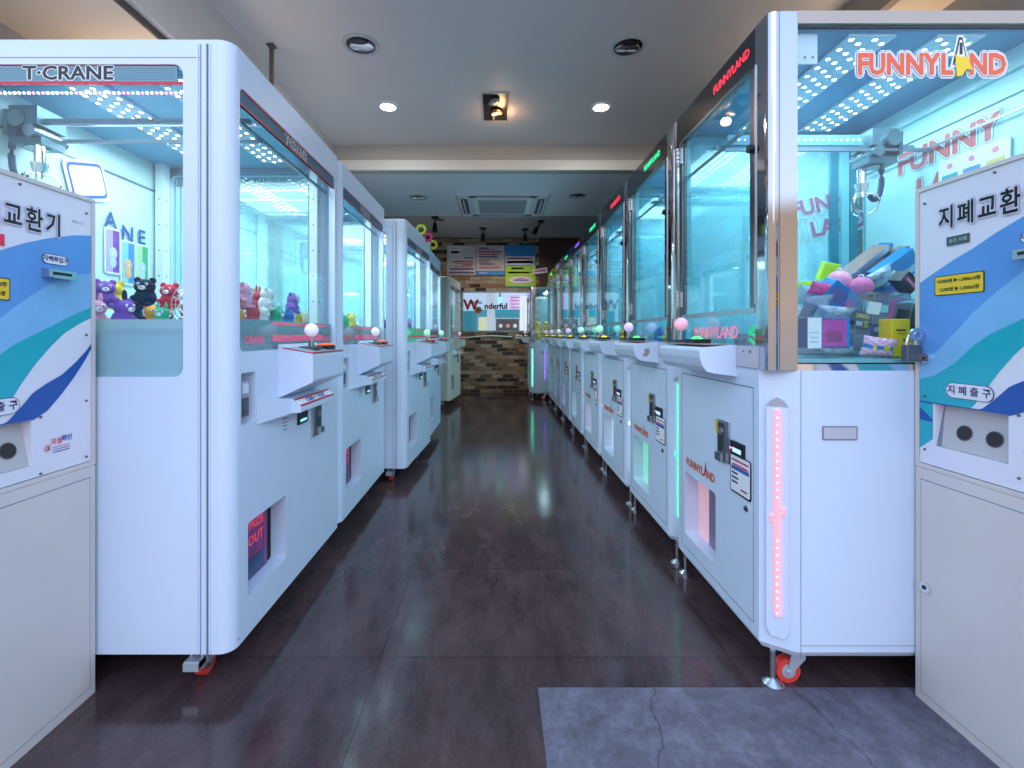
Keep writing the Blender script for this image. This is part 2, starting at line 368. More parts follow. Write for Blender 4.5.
    # recess with bill acceptor
    r=MB(); r.box(-.06,-.065,n(.06),n(.15),.80,1.0); r.build('recess_back',shell,cab)
    r=MB(); r.box(-.012,-.058,n(.075),n(.118),.835,.955,0); r.box(-.008,-.02,n(.08),n(.113),.84,.90,1); r.box(-.008,-.03,n(.08),n(.113),.915,.945,2); r.build('bill_acceptor',[steel,dsteel,white],root)
    # prize door
    pd=MB(); pd.box(-.052,-.058,n(.093),n(.325),.237,.482,0); pd.box(-.0505,-.0515,n(.1),n(.3),.245,.31,1); pd.box(-.0505,-.0515,n(.1),n(.3),.32,.325,2); pd.box(-.0505,-.0515,n(.1),n(.3),.465,.47,2); pd.box(-.0505,-.0515,n(.296),n(.301),.32,.47,2)
    pd.box(-.06,-.066,n(.09),n(.38),.23,.49,3)
    pdo=pd.build('prize_door',[mat('prize_purple',(.22,.05,.22),.35),mat('prize_blue',(.03,.06,.16),.3),red,mat('gap_black',(.004,.004,.005),.8)],root)
    if not simple:
        t=MB(); t.text('PRIZE',.040,FRONT(-.0495,n(.243),.425),0,.001); t.build('door_lettering',mat('prize_red',(.9,.08,.15),.4,emit=(.9,.05,.12),es=.4),pdo); t=MB(); t.text('OUT',.048,FRONT(-.0495,n(.238),.372),0,.001); t.build('door_lettering',mat('prize_red',(.9,.08,.15),.4,emit=(.9,.05,.12),es=.4),pdo)
    # control box (wedge)
    if tray:
        a,c=n(.305),n(.645); q=MB()
        prof=[(0,1.075),(.012,1.075),(.02,1.062),(.125,1.042),(.132,1.036),(.132,.935),(.126,.928),(0,.871)]
        q.prism(prof,lambda u,v,w:(u,w,v),a,c,0)
        q.build('control_box',shell,root,.006)
        tp=MB(); tp.poly([(.021,a+.006,1.0625),(.13,a+.006,1.0425),(.13,c-.002,1.0425),(.021,c-.002,1.0625)],0)
        tp.box(.126,.134,a-.001,c,1.040,1.0445,1); tp.poly([(.018,a-.0008,1.0635),(.132,a-.0008,1.0425),(.132,a-.0008,1.0385),(.018,a-.0008,1.059)],1)
        tp.build('control_plate',[bandg,red],root)
        joystick(root,.07,n(.445),1.052,ballm[ball])
        bt=MB(); bt.box(.055,.105,n(.53),n(.62),1.044,1.066,0); bt.box(.06,.10,n(.535),n(.615),1.066,1.073,1); bt.build('start_button',[black,em('button_red',(1,.12,.03),.9)],root)
        a,c=n(.305),n(.665); q=MB()
        q.prism([(0,.87),(.055,.865),(.087,.836),(.087,.815),(0,.812)],lambda u,v,w:(u,w,v),a,c,0)
        ds=Vector((.055,.865))-Vector((.087,.836))
        # printed slanted panel
        def sl(t,y,e=.0008): return (.055+(.087-.055)*t+e*.7, y, .865+(.836-.865)*t+e)
        q2=MB(); q2.poly([sl(.02,a+.004),sl(.98,a+.004),sl(.98,c-.004),sl(.02,c-.004)],0)
        for t0,t1 in ((.02,.22),(.78,.98)): q2.poly([sl(t0,a+.004,.0014),sl(t1,a+.004,.0014),sl(t1,c-.004,.0014),sl(t0,c-.004,.0014)],1)
        up=Vector((-.032,0,.029)).normalized(); nm=Vector((.029,0,.032)).normalized()
        mid=Vector(sl(.5,(a+c)/2,.0016))
        trayo=q.build('coin_shelf',shell,root,.004)
        q2.text('COIN      1 PLAY',.026,basis(mid,(0,1,0),up,nm),2,.0012); q2.text('▶',.018,basis(mid+Vector((0,-.01,0)),(0,1,0),up,nm),1)
        q2.build('shelf_print',[paperw,red,blueink],trayo)
        # flare joining shelf to the recess
        fl=MB(); fl.add([(0,n(.15),.90),(0,n(.15),.80),(0,a,.812),(.05,a,.812),(.05,a,.862),(0,a,.87)],[(0,5,4),(0,4,3),(0,3,1),(1,3,2),(0,1,2,5)],0); fl.build('shelf_flare',shell,trayo)
    ve=MB()
    for j in range(5): ve.box(0,.0012,n(.335)+.002*j,n(.39)-.004*j,.795-.014*j,.799-.014*j,0)
    ve.build('speaker_vent',groove,root)
    sl_=MB(); sl_.box(0,.006,n(.47),n(.565),.735,.785,0); sl_.box(.006,.0075,n(.49),n(.55),.745,.755,1); sl_.build('coin_counter',[black,em('cyan_digit',(.3,.9,.9),.8)],root)
    cm=MB(); cm.box(0,.01,n(.61),n(.70),.655,.79,0); cm.box(.01,.014,n(.635),n(.70),.665,.785,1); cm.box(.014,.03,n(.65),n(.695),.665,.69,0); cm.cyl((.014,n(.668),.75),(.018,n(.668),.75),.015,n=14,m=0); cm.build('coin_mechanism',[steel,dsteel],root)
    for (x,y) in ((-.13,y0+.06),(-.13,L/2-.1),(-D+.12,y0+.06),(-D+.12,L/2-.1)): caster(root,x,y,ZB)
    if lamp:
        M=Matrix.Translation(root.location)@Matrix.Rotation(rz,4,'Z'); p=M@Vector((-D/2,0,H-.09)); o=interior_lamp(p.x,p.y,p.z,lamp,(.74,.93,1.0),.6,.7)
    return root,H

XL=-.83
m1,_=left_machine(1.44,XL,.985,2.04,0,'white rounded claw machine nearest the entrance in the left row, yellow bear inside',ball=3,lamp=8)
m2,_=left_machine(2.435,XL,.985,2.04,0,'second white claw machine from the front in the left row, grey and pink window band',ball=3)
m3,_=left_machine(3.435,-.68,.926,1.98,math.radians(-3.4),'third white claw machine in the left row, green window band, jutting into the aisle',ball=2,lower_tint=mat('band_green',(.01,.5,.22),.4,emit=(0,.6,.25),es=.35))
m4,_=left_machine(4.45,-.66,.89,1.96,math.radians(-.6),'fourth white claw machine in the left row, just behind the green-banded one',ball=2,simple=True)
m5,_=left_machine(6.97,-.712,.90,2.0,math.radians(-6),'last claw machine in the left row, cream frame, beside the brick wall',shell=cream,simple=True,ball=3,led=False,lamp=5)

# decals on the back lining of the first left machine
dm=MB(); X=-1.7595+.012
def PB(Y,py): return H0+(CY-py)*Y/F
lx=m1.location
FR=lambda Y,z,d=0:basis((X+.004+d-lx.x,Y-lx.y,z),(0,1,0),(0,0,1),(1,0,0))
o=MB()
for ch,Y,z in (('C',1.83,1.60),('R',1.95,1.60),('A',2.075,1.625),('N',2.17,1.585),('E',2.255,1.585)):
    o.text(ch,.098,FR(Y,z,.002),0,.002)
o.build('wall_lettering',mat('letter_indigo',(.05,.10,.35),.5),m1)
cards=[((.75,.75,.9),(.9,.4,.2),1.82,1.48),((.02,.5,.55),(.2,.7,.9),1.95,1.48),((.25,.06,.45),(.55,.4,.8),2.085,1.49),((.08,.28,.65),(.3,.6,.85),2.172,1.45),((.08,.45,.2),(.45,.75,.4),2.258,1.45)]
for i_,(ca,cb,Y,z) in enumerate(cards):
    q=MB(); y=Y-lx.y; x=X+.004-lx.x
    fn=lambda u,v,w:(x+w,u,v)
    q.prism(rrect(y-.044,y+.044,z-.105,z+.105,.018),fn,0,.002,0)
    q.prism(rrect(y-.036,y+.0,z-.095,z+.095,.004),fn,.002,.003,2); q.prism(rrect(y,y+.036,z-.095,z+.095,.004),fn,.002,.003,1)
    q.sph((x+.003,y,z-.01),(.002,.024,.028),3,12,6); q.sph((x+.003,y,z-.05),(.002,.02,.026),3,12,6); q.sph((x+.005,y,z-.012),(.002,.007,.007),0,8,5)
    q.build('wall_card',[paperw,mat('card_a%d'%i_,ca,.5),mat('card_b%d'%i_,cb,.5),mat('card_c%d'%i_,(.9,.45,.2) if i_==3 else (.55,.65,.8),.5)],m1)
nt_=MB(); Mn=basis((X+.006-lx.x,1.955-lx.y,1.765),(0,math.cos(.28),math.sin(.28)),(0,-math.sin(.28),math.cos(.28)),(1,0,0))
fnn=lambda u,v,w: tuple(Mn@Vector((u,v,w)))
nt_.prism(rrect(-.1,.1,-.085,.085,.03),fnn,0,.002,0); nt_.prism(rrect(-.086,.086,-.072,.072,.022),fnn,.002,.003,1); nt_.prism(rrect(-.078,.078,-.06,.06,.018),fnn,.003,.004,0)
for r_ in range(6): nt_.prism([(-.06,.04-.016*r_),(.05-.01*(r_%2),.04-.016*r_),(.05-.01*(r_%2),.046-.016*r_),(-.06,.046-.016*r_)],fnn,.004,.0045,2)
nt_.build('notice_card',[paperw,blueink,mat('notice_pink',(.75,.45,.5),.6)],m1)

# ------------------------------------------------------------------ right-hand machines (chrome posts)
W=.765; DR=.90; XR=.84
GL=MATS
def right_machine(near,idx,label,ledcol,head,ball,X=XR,H=2.11,lamp=11,simple=False,near_glass=glass_p,L=W,group='chrome-framed claw machines in the right row',gold=False):
    root=thing('claw_machine',(X,near+L/2,0),PI,label,'claw machine',group)
    y1=L/2; y0=-L/2; n=lambda v:y1-v
    ZB=.11; ZT=1.0; cx,cy=.085,.055
    b=MB()
    fr=lambda u,v,w:(-w,u,v)
    holed(b,fr,y0+cy,y1-cy,ZB+.02,ZT,[(n(.635),n(.348),.225,.50,.016,.065)],.03)
    # footprint with chamfers
    def foot(e=0): return [(-e,y0+cy+e*.5),(-e,y1-cy-e*.5),(-cx-e*.3,y1-e),(-DR,y1-e),(-DR,y0+e),(-cx-e*.3,y0+e)]
    f=foot(); nn=6
    b.add([(x,y,ZB+.02) for x,y in f]+[(x,y,ZT) for x,y in f],[(i,(i+1)%nn,nn+(i+1)%nn,nn+i) for i in range(1,nn)],0)
    f2=foot(.014); b.add([(x,y,ZB+.02) for x,y in f]+[(x,y,ZB) for x,y in f2],[(i,(i+1)%nn,nn+(i+1)%nn,nn+i) for i in range(nn)]+[tuple(range(6,12))],0)
    b.add([(x,y,ZT) for x,y in f],[tuple(range(6))],0)
    cab=b.build('cabinet',white,root)
    # seams of the service door, near side seams, hand slot
    s=MB(); a,c=n(.67),n(.085)
    for (u0,u1,v0,v1) in ((a,c,.935,.939),(a,a+.002,.17,.936),(c-.002,c,.17,.936),(a,c,.168,.1705)): s.box(0,.0012,u0,u1,v0,v1)
    s.box(-cx-.012,-cx-.0135,y1,y1+.001,ZB,ZT); s.box(-cx-.012,-DR,y1,y1+.001,.15,.1515)
    s.build('door_seam',groove,root)
    hs=MB(); hs.prism(rrect(-.271,-.163,.786,.829,.004),lambda u,v,w:(u,y1+w,v),0,.003,0); hs.prism(rrect(-.267,-.167,.790,.825,.004),lambda u,v,w:(u,y1+w,v),.003,.0035,1); hs.build('hand_slot',[groove,mat('slot_silver',(.62,.62,.66),.3,.4)],root)
    # corner light column on the chamfer
    p0=Vector((0,y1-cy)); p1=Vector((-cx,y1)); du=(p1-p0); Lc=du.length; du/=Lc; nv=Vector((-du.y,du.x)); nv=nv if nv.dot(Vector((1,1)))>0 else -nv; mid=(p0+p1)/2
    def ch(u,v,w): q=mid+du*u+nv*w; return (q.x,q.y,v)
    q=MB(); q.prism([(-.03,.19),(-.018,.165),(.018,.165),(.03,.19),(.03,.885),(0,.915),(-.03,.885)],ch,0,.011,0)
    q.build('light_column',white,root,.003)
    q=MB(); q.prism([(-.03,.8865),(.03,.8865),(.018,.905),(0,.9165),(-.018,.905)],ch,.0115,.0125,0); q.build('column_cap',mat('cap_grey',(.42,.40,.46),.5),root)  # grey triangular cap at the top of the column
    pts=[(0,.235)]+[(0,.28+.2*t/4) for t in range(5)]+[(0,.5),(0,.53),(0,.56),(0,.59)]+[(0,.62+.23*t/4) for t in range(5)]+[(0,.875)]
    q=MB(); q.tube([ch(u,v,.0125) for u,v in pts],.0088,10)
    q.tube([ch(-.001,.560,.0125),ch(.008,.568,.0125),ch(.019,.566,.0125),ch(.017,.556,.0125),ch(.006,.551,.0125)],.006,8); q.tube([ch(.001,.541,.0125),ch(-.008,.545,.0125),ch(-.018,.539,.0125),ch(-.017,.530,.0125),ch(-.006,.527,.0125)],.006,8)
    lc=q.build('led_tube',em('tube_%d'%idx,ledcol,1.25 if idx<3 else 2.2),root)
    q=MB()
    for t in range(28):
        v=.245+.0225*t
        if .49<v<.6: continue
        q.sph(ch(0,v,.0200),.0034,0,6,4)
    q.build('led_dots',em('dots_%d'%idx,tuple(min(1,.55+.45*c) for c in ledcol),2.2),lc)
    # coin mechanism, display, instruction plate, lock
    q=MB(); q.box(0,.008,n(.318),n(.235),.645,.795,0); q.box(.008,.012,n(.305),n(.262),.66,.785,1); q.box(.012,.022,n(.31),n(.265),.645,.675,0); q.cyl((.012,n(.28),.755),(.016,n(.28),.755),.014,n=14,m=0); q.box(0,.012,n(.325),n(.315),.74,.79,2); q.build('coin_mechanism',[steel,dsteel,yellow],root)
    q=MB(); q.box(0,.008,n(.222),n(.135),.69,.737,0); q.box(.008,.009,n(.205),n(.15),.70,.715,1); q.sph((.009,n(.216),.71),.004,2,8,5); q.build('coin_display',[black,em('display_blue',(.45,.75,1),.8),em('display_pink',(1,.2,.5),2)],root)
    q=MB(); g=lambda u,v,w:(w,u,v); q.prism(rrect(n(.232),n(.098),.555,.69,.012),g,0,.002,0); q.prism(rrect(n(.226),n(.104),.562,.686,.008),g,.002,.003,1)
    for r_,(cc,w0,w1,hh) in enumerate(((2,.22,.11,.006),(2,.215,.115,.006),(4,.222,.108,.014),(3,.22,.18,.007),(3,.22,.175,.007),(3,.22,.18,.007),(2,.16,.12,.006))): q.box(.003,.0034,n(w0),n(w1),.668-.0155*r_,.668-.0155*r_+hh,cc)
    q.build('instruction_plate',[black,paperw,red,navy,blueink],root)
    q=MB(); q.cyl((0,n(.12),.528),(.006,n(.12),.528),.011,n=16,m=0); q.cyl((.006,n(.12),.528),(.012,n(.12),.528),.006,n=12,m=1); q.build('door_lock',[chrome,black],root)
    # prize hatch
    q=MB(); q.box(-.060,-.068,n(.65),n(.34),.215,.51,1); q.box(-.054,-.058,n(.52),n(.352),.225,.50,0); ph=q.build('prize_door',[mat('hatch_%d'%idx,tuple(.05+.25*c for c in (ledcol[0],ledcol[1]*.6,ledcol[2])) if idx!=1 else (.22,.17,.26),.3),mat('hatch_back_glow_%d'%idx,tuple(.55+.35*c for c in ledcol),.5,emit=ledcol,es=.22)],root)  # back panel tinted and glowing, standing in for light inside the hatch
    if not simple:
        q=MB(); q.fat('FUNNYLAND',.044,FRONT(.0006,n(.485),.552),0,.0045,8); q.fat('FUNNYLAND',.044,FRONT(.0012,n(.485),.552),1,.0026,8); q.add([(.0014,n(.43)-.008,.56),(.0014,n(.43)+.008,.56),(.0014,n(.43),.605)],[(0,1,2)],2)
        q.build('hatch_logo',[paperw,mat('logo_brown_orange',(.62,.14,.08),.5),black],root)
    # control shelf
    a,c=n(.59),n(.19)
    prof=[(0,1.075),(.02,1.075),(.12,1.066),(.132,1.058),(.130,1.03),(.120,1.0),(.105,.982),(.08,.975),(0,.965)]
    q=MB(); q.prism(prof,lambda u,v,w:(u,w,v),a,c,0); sh=q.build('control_shelf',white,root,.006)
    q=MB(); q.box(.004,.11,a+.02,c-.015,1.0745,1.0785,0); q.build('shelf_plate',[mat('shelf_bronze',(.3,.25,.24),.4)],root)
    q=MB(); q.box(-.01,.004,a-.12,c+.135,1.0,1.073,0); q.cyl((.004,c+.09,1.055),(.006,c+.09,1.055),.006,n=10,m=1); q.cyl((.004,c+.05,1.055),(.006,c+.05,1.055),.004,n=10,m=1); q.box(.004,.005,c+.004,c+.13,1.0,1.0025,1); q.build('sill_plate',[mat('sill_lavender',(.55,.52,.60),.35),groove],root)
    joystick(root,.06,a+.06,1.0785,ballm[ball])
    bt=MB(); bt.box(.03,.095,a+.17,a+.27,1.0785,1.094,0); bt.sph((.062,a+.22,1.094),(.022,.022,.012),1,12,6); bt.build('start_button',[black,em('btn_green',(.1,.8,.2),.7) if idx in (1,2) else em('btn_yellow',(1,.75,.02),.9)],root)
    # chrome posts
    Zc=2.11 if H>2.1 else H
    def post(name,pts,m=postm): q=MB(); q.prism(pts,lambda u,v,w:(u,v,w),ZT,H,0); return q.build(name,m,root)
    post('chrome_post',[(.001,y1-.075),(.001,y1-.022)]+[(-.021+.022*math.cos(t),y1-.022+.022*math.sin(t)) for t in [PI/2*k/8 for k in range(9)]]+[(-.03,y1-.003),(-.034,y1-.003),(-.034,y1),(-.088,y1),(-.088,y1-.02),(-.02,y1-.06)])
    post('chrome_post',[(0,y0+.035),(0,y0+.01),(-.01,y0),(-.05,y0),(-.05,y0+.02),(-.02,y0+.035)],steel)
    post('chrome_post',[(-DR,y1),(-DR+.05,y1),(-DR+.05,y1-.02),(-DR,y1-.02)],steel)
    # top frame
    q=MB(); q.box(0,-.03,y0,y1-.075,H-.12,H,0); q.box(-.03,-DR,y0,y1-.021,H-.012,H,0); q.build('top_frame',headerb,root)
    q=MB(); q.box(-.088,-DR,y1-.02,y1+.001,H-.038,H+.001); q.build('chrome_beam',mat('beam_brown_reflection',(.42,.34,.29),.3,.5),root); q=MB(); q.box(-.088,-DR,y1-.02,y1,ZT,ZT+.02); q.build('chrome_beam',chrome,root)  # brown ceiling reflection put into the upper beam colour
    q=MB()
    q.text('FUNNYLAND',.042,FRONT(.0012,n(.235) if idx==1 else n(.30),H-.058)@Matrix.Diagonal((1.0,1,1,1)),0,.0006); q.build('header_lettering',head,root)
    # glass door with hinges and lower fixed pane
    a,c=n(.665),n(.075)
    q=MB()
    q.box(.002,-.022,a-.03,a-.0,1.19,H-.12,1)
    q.box(.002,-.022,c-.03,c,1.19,H-.12,1)
    q.box(.004,-.014,c-.002,c+.006,1.21,H-.125,0)
    q.box(.004,-.012,a,c,1.182,1.2,0); q.box(.002,-.014,a,c,H-.128,H-.118,1)
    dr=q.build('glass_door_frame',[steel,dsteel],root)
    q=MB(); q.box(-.004,-.010,a,c,1.195,H-.122); q.build('door_glass',glass_r,dr)
    for zz in (1.27,H-.19):
        q=MB(); q.cyl((.012,a-.02,zz-.04),(.012,a-.02,zz+.04),.008,n=12,m=0); q.box(0,.008,a-.04,a+.008,zz-.035,zz+.035,0)
        for t in range(4): q.box(0,.0205,a-.032,a-.008,zz-.031+.02*t,zz-.0295+.02*t,1)
        q.build('hinge',[steel,black],dr)
    q=MB(); q.cyl((0,c-.014,1.72),(.016,c-.014,1.72),.014,n=14); q.build('door_latch',black,dr)
    q=MB(); q.box(-.006,-.012,a-.05,c,1.073,1.19); q.build('lower_pane',glass_r,root)
    # side glasses
    q=MB(); q.box(-.088,-DR+.05,y1-.012,y1-.006,ZT+.02,H-.038); q.build('side_window',near_glass,root)
    q=MB(); q.box(-.05,-DR,y0+.004,y0+.012,1.0,H-.02); q.build('partition_window',glass_p,root)
    # interior
    q=MB(); q.box(-DR,-DR+.012,y0+.01,y1-.02,.98,H-.012,0); q.box(-.035,-DR+.01,y0+.012,y1-.022,H-.05,H-.042,1); q.box(-DR+.012,-DR+.016,y0+.01,y1-.02,H-.20,H-.195,2); q.box(-DR+.012,-DR+.03,y0+.01,y1-.02,H-.12,H-.05,0)
    q.build('lining',[mat('inner_panel_turquoise',(.46,.78,.82),.35,var=.08,vs=2),mat('inner_ceiling_blue',(.05,.24,.44),.3,var=.1,vs=3),mat('trim_dark_teal',(.03,.16,.22),.4)],root)
    q=MB()
    pm=[mat('post_teal',(.02,.22,.32),.35),mat('post_aqua',(.2,.6,.7),.3)]
    for (x,m_) in ((-DR+.05,0),(-DR+.09,1),(-DR+.14,0)): q=MB(); q.box(x,x+.035,y0+.013,y0+.03,1.0,H-.08); q.build('inner_post',pm[m_],root)
    q=MB(); q.box(-.04,-.06,y0+.013,y0+.05,1.0,H-.08); q.build('inner_post',pm[1],root)
    q=MB(); q.box(-.02,-DR+.012,y0+.012,y1-.022,1.023,1.035,0); q.box(-.02,-.035,y0+.02,y1-.03,1.035,1.05,0)
    q.build('play_deck',mat('deck_teal',(.22,.42,.46),.3),root)
    q=MB()
    for (ya,yb) in ((.02,.03),) if idx==1 else ((.05,.11),(.16,.19),(.40,.47)): q.box(-DR+.012,-DR+.014,y0+ya,y0+yb,1.03,H-.09)
    q.build('lining_band',mat('band_deep_aqua',(.12,.50,.60),.4),root)
    leds(root,-.42,-.27,y0+.06,y1-.03,H-.058,4,13); leds(root,-.70,-.55,y0+.06,y1-.03,H-.058,4,13)
    if not simple:
        q=MB(); zz=H-.222
        q.box(-.08,-.62,y0+.34,y0+.35,zz-.02,zz+.02,0)
        for t in range(22): q.sph((-.1-.024*t,y0+.352,zz),.0035,random.choice((1,1,2,3)),6,4)
        q.build('light_rail',[mat('rail_blue',(.10,.3,.45),.3),em('dot_w',(.8,.9,1),8),em('dot_v',(.8,.3,1),6),em('dot_b',(.4,.5,1),5)],root)
        gantry(root,-.68,y1-.46,H-.235,L,DR)
    for (x,y) in ((-.035,y1-.04),(-.035,y0+.05),(-DR+.06,y1-.04),(-DR+.06,y0+.05)): levelfoot(root,x,y,ZB)
    for (x,y) in ((-.11 if idx==1 else -.25,y1-.06),(-.25,y0+.09),(-DR+.15,y1-.06),(-DR+.15,y0+.09)): side_caster(root,x,y,ZB)
    if lamp:
        interior_lamp(X+DR/2,near+L/2,H-.09,lamp,(.60,.88,1.0),.5,.55)
    return root
salmon=(1,.25,.30); green=(.05,1,.45)
specs=[(salmon,ledred,0,'with pink corner light and a pile of boxed prizes'),
 (green,ledgreen,1,'second from the front, green corner light'),
 ((.7,.9,1),ledred,2,'third from the front, pale white corner light'),
 ((1,.55,.75),ledgreen,2,'fourth from the front, rose corner light'),
 ((.6,1,1),ledpurple,1,'fifth from the front, icy cyan corner light'),
 ((.55,.45,1),ledgreen,3,'sixth from the front, lavender corner light'),
 ((.1,.25,1),ledpurple,1,'seventh from the front, deep blue corner light'),
 ((.1,.9,.5),ledgreen,0,'eighth in the row, just before the jutting end machine')]
R=[]
for i,(lc,hd,bl,tx) in enumerate(specs):
    R.append(right_machine(1.42+.775*i,i+1,'chrome-framed white claw machine '+tx,lc,hd,bl,near_glass=glass_l if i==0 else glass_p,simple=i>3,lamp=8 if i==0 else 12))
Rend=right_machine(7.85,9,'white claw machine jutting into the aisle by the brick wall, gold plush inside',(.1,1,.6),ledpurple,0,X=.57,H=1.93,near_glass=glass_l,simple=True,L=.80,group='chrome-framed claw machines in the right row',lamp=6)
m1r=R[0]
q=MB(); q.box(.05,.075,W/2-.19,W/2-.1893,1.01,1.04,0); q.box(.058,.083,W/2-.1893,W/2-.1888,1.0,1.012,0); q.build('shelf_mark',mat('mark_sepia',(.35,.28,.26),.5),R[1])
# violet tube on the near side of the end machine
q=MB(); q.cyl((-.25,.40+.006,.35),(-.25,.40+.006,.86),.008,n=8); q.build('side_tube',em('tube_violet',(.35,.2,1),1.0),Rend)

# big logo on the near glass of the first right machine + inner decals
def logo(parent,name,T,size,tilt=0,mats=None,split=False):
    """T: matrix of the logo plane (local to parent)"""
    q=MB(); Rm=Matrix.Rotation(tilt,4,'Z'); 
    def word(s,x,z,k): 
        for lay,(off,m) in enumerate(((.0125*size/.08,0),(.0085*size/.08,1),(.0065*size/.08,0),(.0034*size/.08,2))):
            q.fat(s,size*k,T@Rm@Matrix.Translation((x,z,.0008*lay)),m,off)
    if split: word('FUNNY',0,size*.55,1); word('LAND',size*.4,-size*.55,1)
    else:
        word('FUNNY',-size*1.72,0,1.0); word('L',size*.25,0,1); word('ND',size*1.92,0,1)
    # the crane-tower A
    ax,az=(size*.8,0) if not split else (-size*.15+size*.18,-size*.55)
    h=size
    def pl(pts,m,l): q.poly([T@Rm@Vector((ax+a*h,az+b*h,.0008*l)) for a,b in pts],m)
    if not split:
        pl([(-.42,-.1),(-.12,1.02),(.12,1.02),(.42,-.1)],0,4); pl([(-.32,0),(-.07,.95),(.07,.95),(.32,0)],3,5); pl([(-.26,.0),(-.04,.85),(.04,.85),(.26,0)],0,6)
        pl([(-.06,.35),(-.06,.75),(.06,.75),(.06,.35)],3,7)
        pl([(-.18,-.42),(-.25,.34),(-.02,.25),(.25,.30),(.42,-.1),(.5,-.2),(.2,-.15),(.05,-.38)],4,8)
    q.build(name,mats or [mat('logo_white',(.85,.88,.9),.5),mat('logo_grey_line',(.25,.27,.36),.5),orange,black,yellow],parent)
y1=W/2
NR=lambda X,z,y:basis((XR-X,y,z),(-1,0,0),(0,0,1),(0,1,0))   # world x -> local -x
logo(m1r,'glass_logo',NR(1.372,1.945,y1-.0055)@Matrix.Diagonal((.845,1,1,1)),.09,0)
# on back lining (faces -X world = +x local): viewer right = local +y
logo(m1r,'lining_logo',FRONT(-DR+.014,y1-.36,1.765),.12,0,[mat('dl_white',(.62,.85,.9),.5),mat('dl_blue',(.08,.25,.5),.5),mat('dl_red',(.55,.12,.14),.5),black,yellow],split=True)
# on the far partition (faces camera side = +y local)
logo(m1r,'partition_logo',NR(1.56,1.675,-W/2+.0135),.10,.22,[mat('dp_white',(.5,.85,.9),.5),mat('dp_blue',(.06,.3,.5),.5),mat('dp_red',(.35,.15,.28),.5),black,yellow],split=True)
for i in (1,2,3):
    logo(R[i],'lining_logo',FRONT(-DR+.014,0,1.70),.1,0,[MATS['dl_white'],MATS['dl_blue'],MATS['dl_red'],black,yellow],split=True)
# picture card with three pictures on the back lining
q=MB(); fn=lambda u,v,w:(-DR+.018+w,y1-.24+u,v+1.70)
q.prism(rrect(-.13,.12,-.07,.08,.01),fn,0,.004,0)
for j in range(3):
    q.prism(rrect(-.115+.08*j,-.055+.08*j,-.055,.02,.003),fn,.004,.005,1+j); q.sph(fn(-.085+.08*j,-.015,.005),(.002,.018,.02),4+j,10,6); q.prism(fan(-.085+.08*j,.05,.011,0,2*PI-.4,9),fn,.004,.005,4)
q.build('picture_card',[mat('card_pale',(.72,.85,.88),.5),mat('cd1',(.05,.35,.45),.5),mat('cd2',(.1,.25,.5),.5),mat('cd3',(.65,.5,.2),.5),mat('cd4',(.75,.2,.4),.5),mat('cd5',(.8,.75,.7),.5),mat('cd6',(.85,.82,.75),.5)],m1r)
# white bracket plate at the near top corner
q=MB(); q.box(-.09,-.17,y1-.035,y1-.03,1.965,2.07,0)
for u in (-.105,-.13,-.155): q.cyl((u,y1-.03,1.985),(u,y1-.0285,1.985),.004,n=8,m=1)
q.build('bracket_plate',[white,groove],m1r)
q=MB(); q.text('FUNNYLAND',.06,FRONT(-.004,.012,1.118),0,.001); q.build('pane_reflection',mat('reflected_neon_pink',(.9,.2,.35),.5,emit=(.9,.15,.3),es=.5),m1r)  # pink neon reflection painted as glowing letters on the lower pane
# green neon hoses
q=MB()
for k in range(4): q.tube([(-.06,y1-.06-.02*t,1.085+.016*k+.012*math.sin(t*.9+k)) for t in range(9)],.005,6)
q.build('green_tubing',em('tubing_green',(.02,.55,.15),.8),m1r)

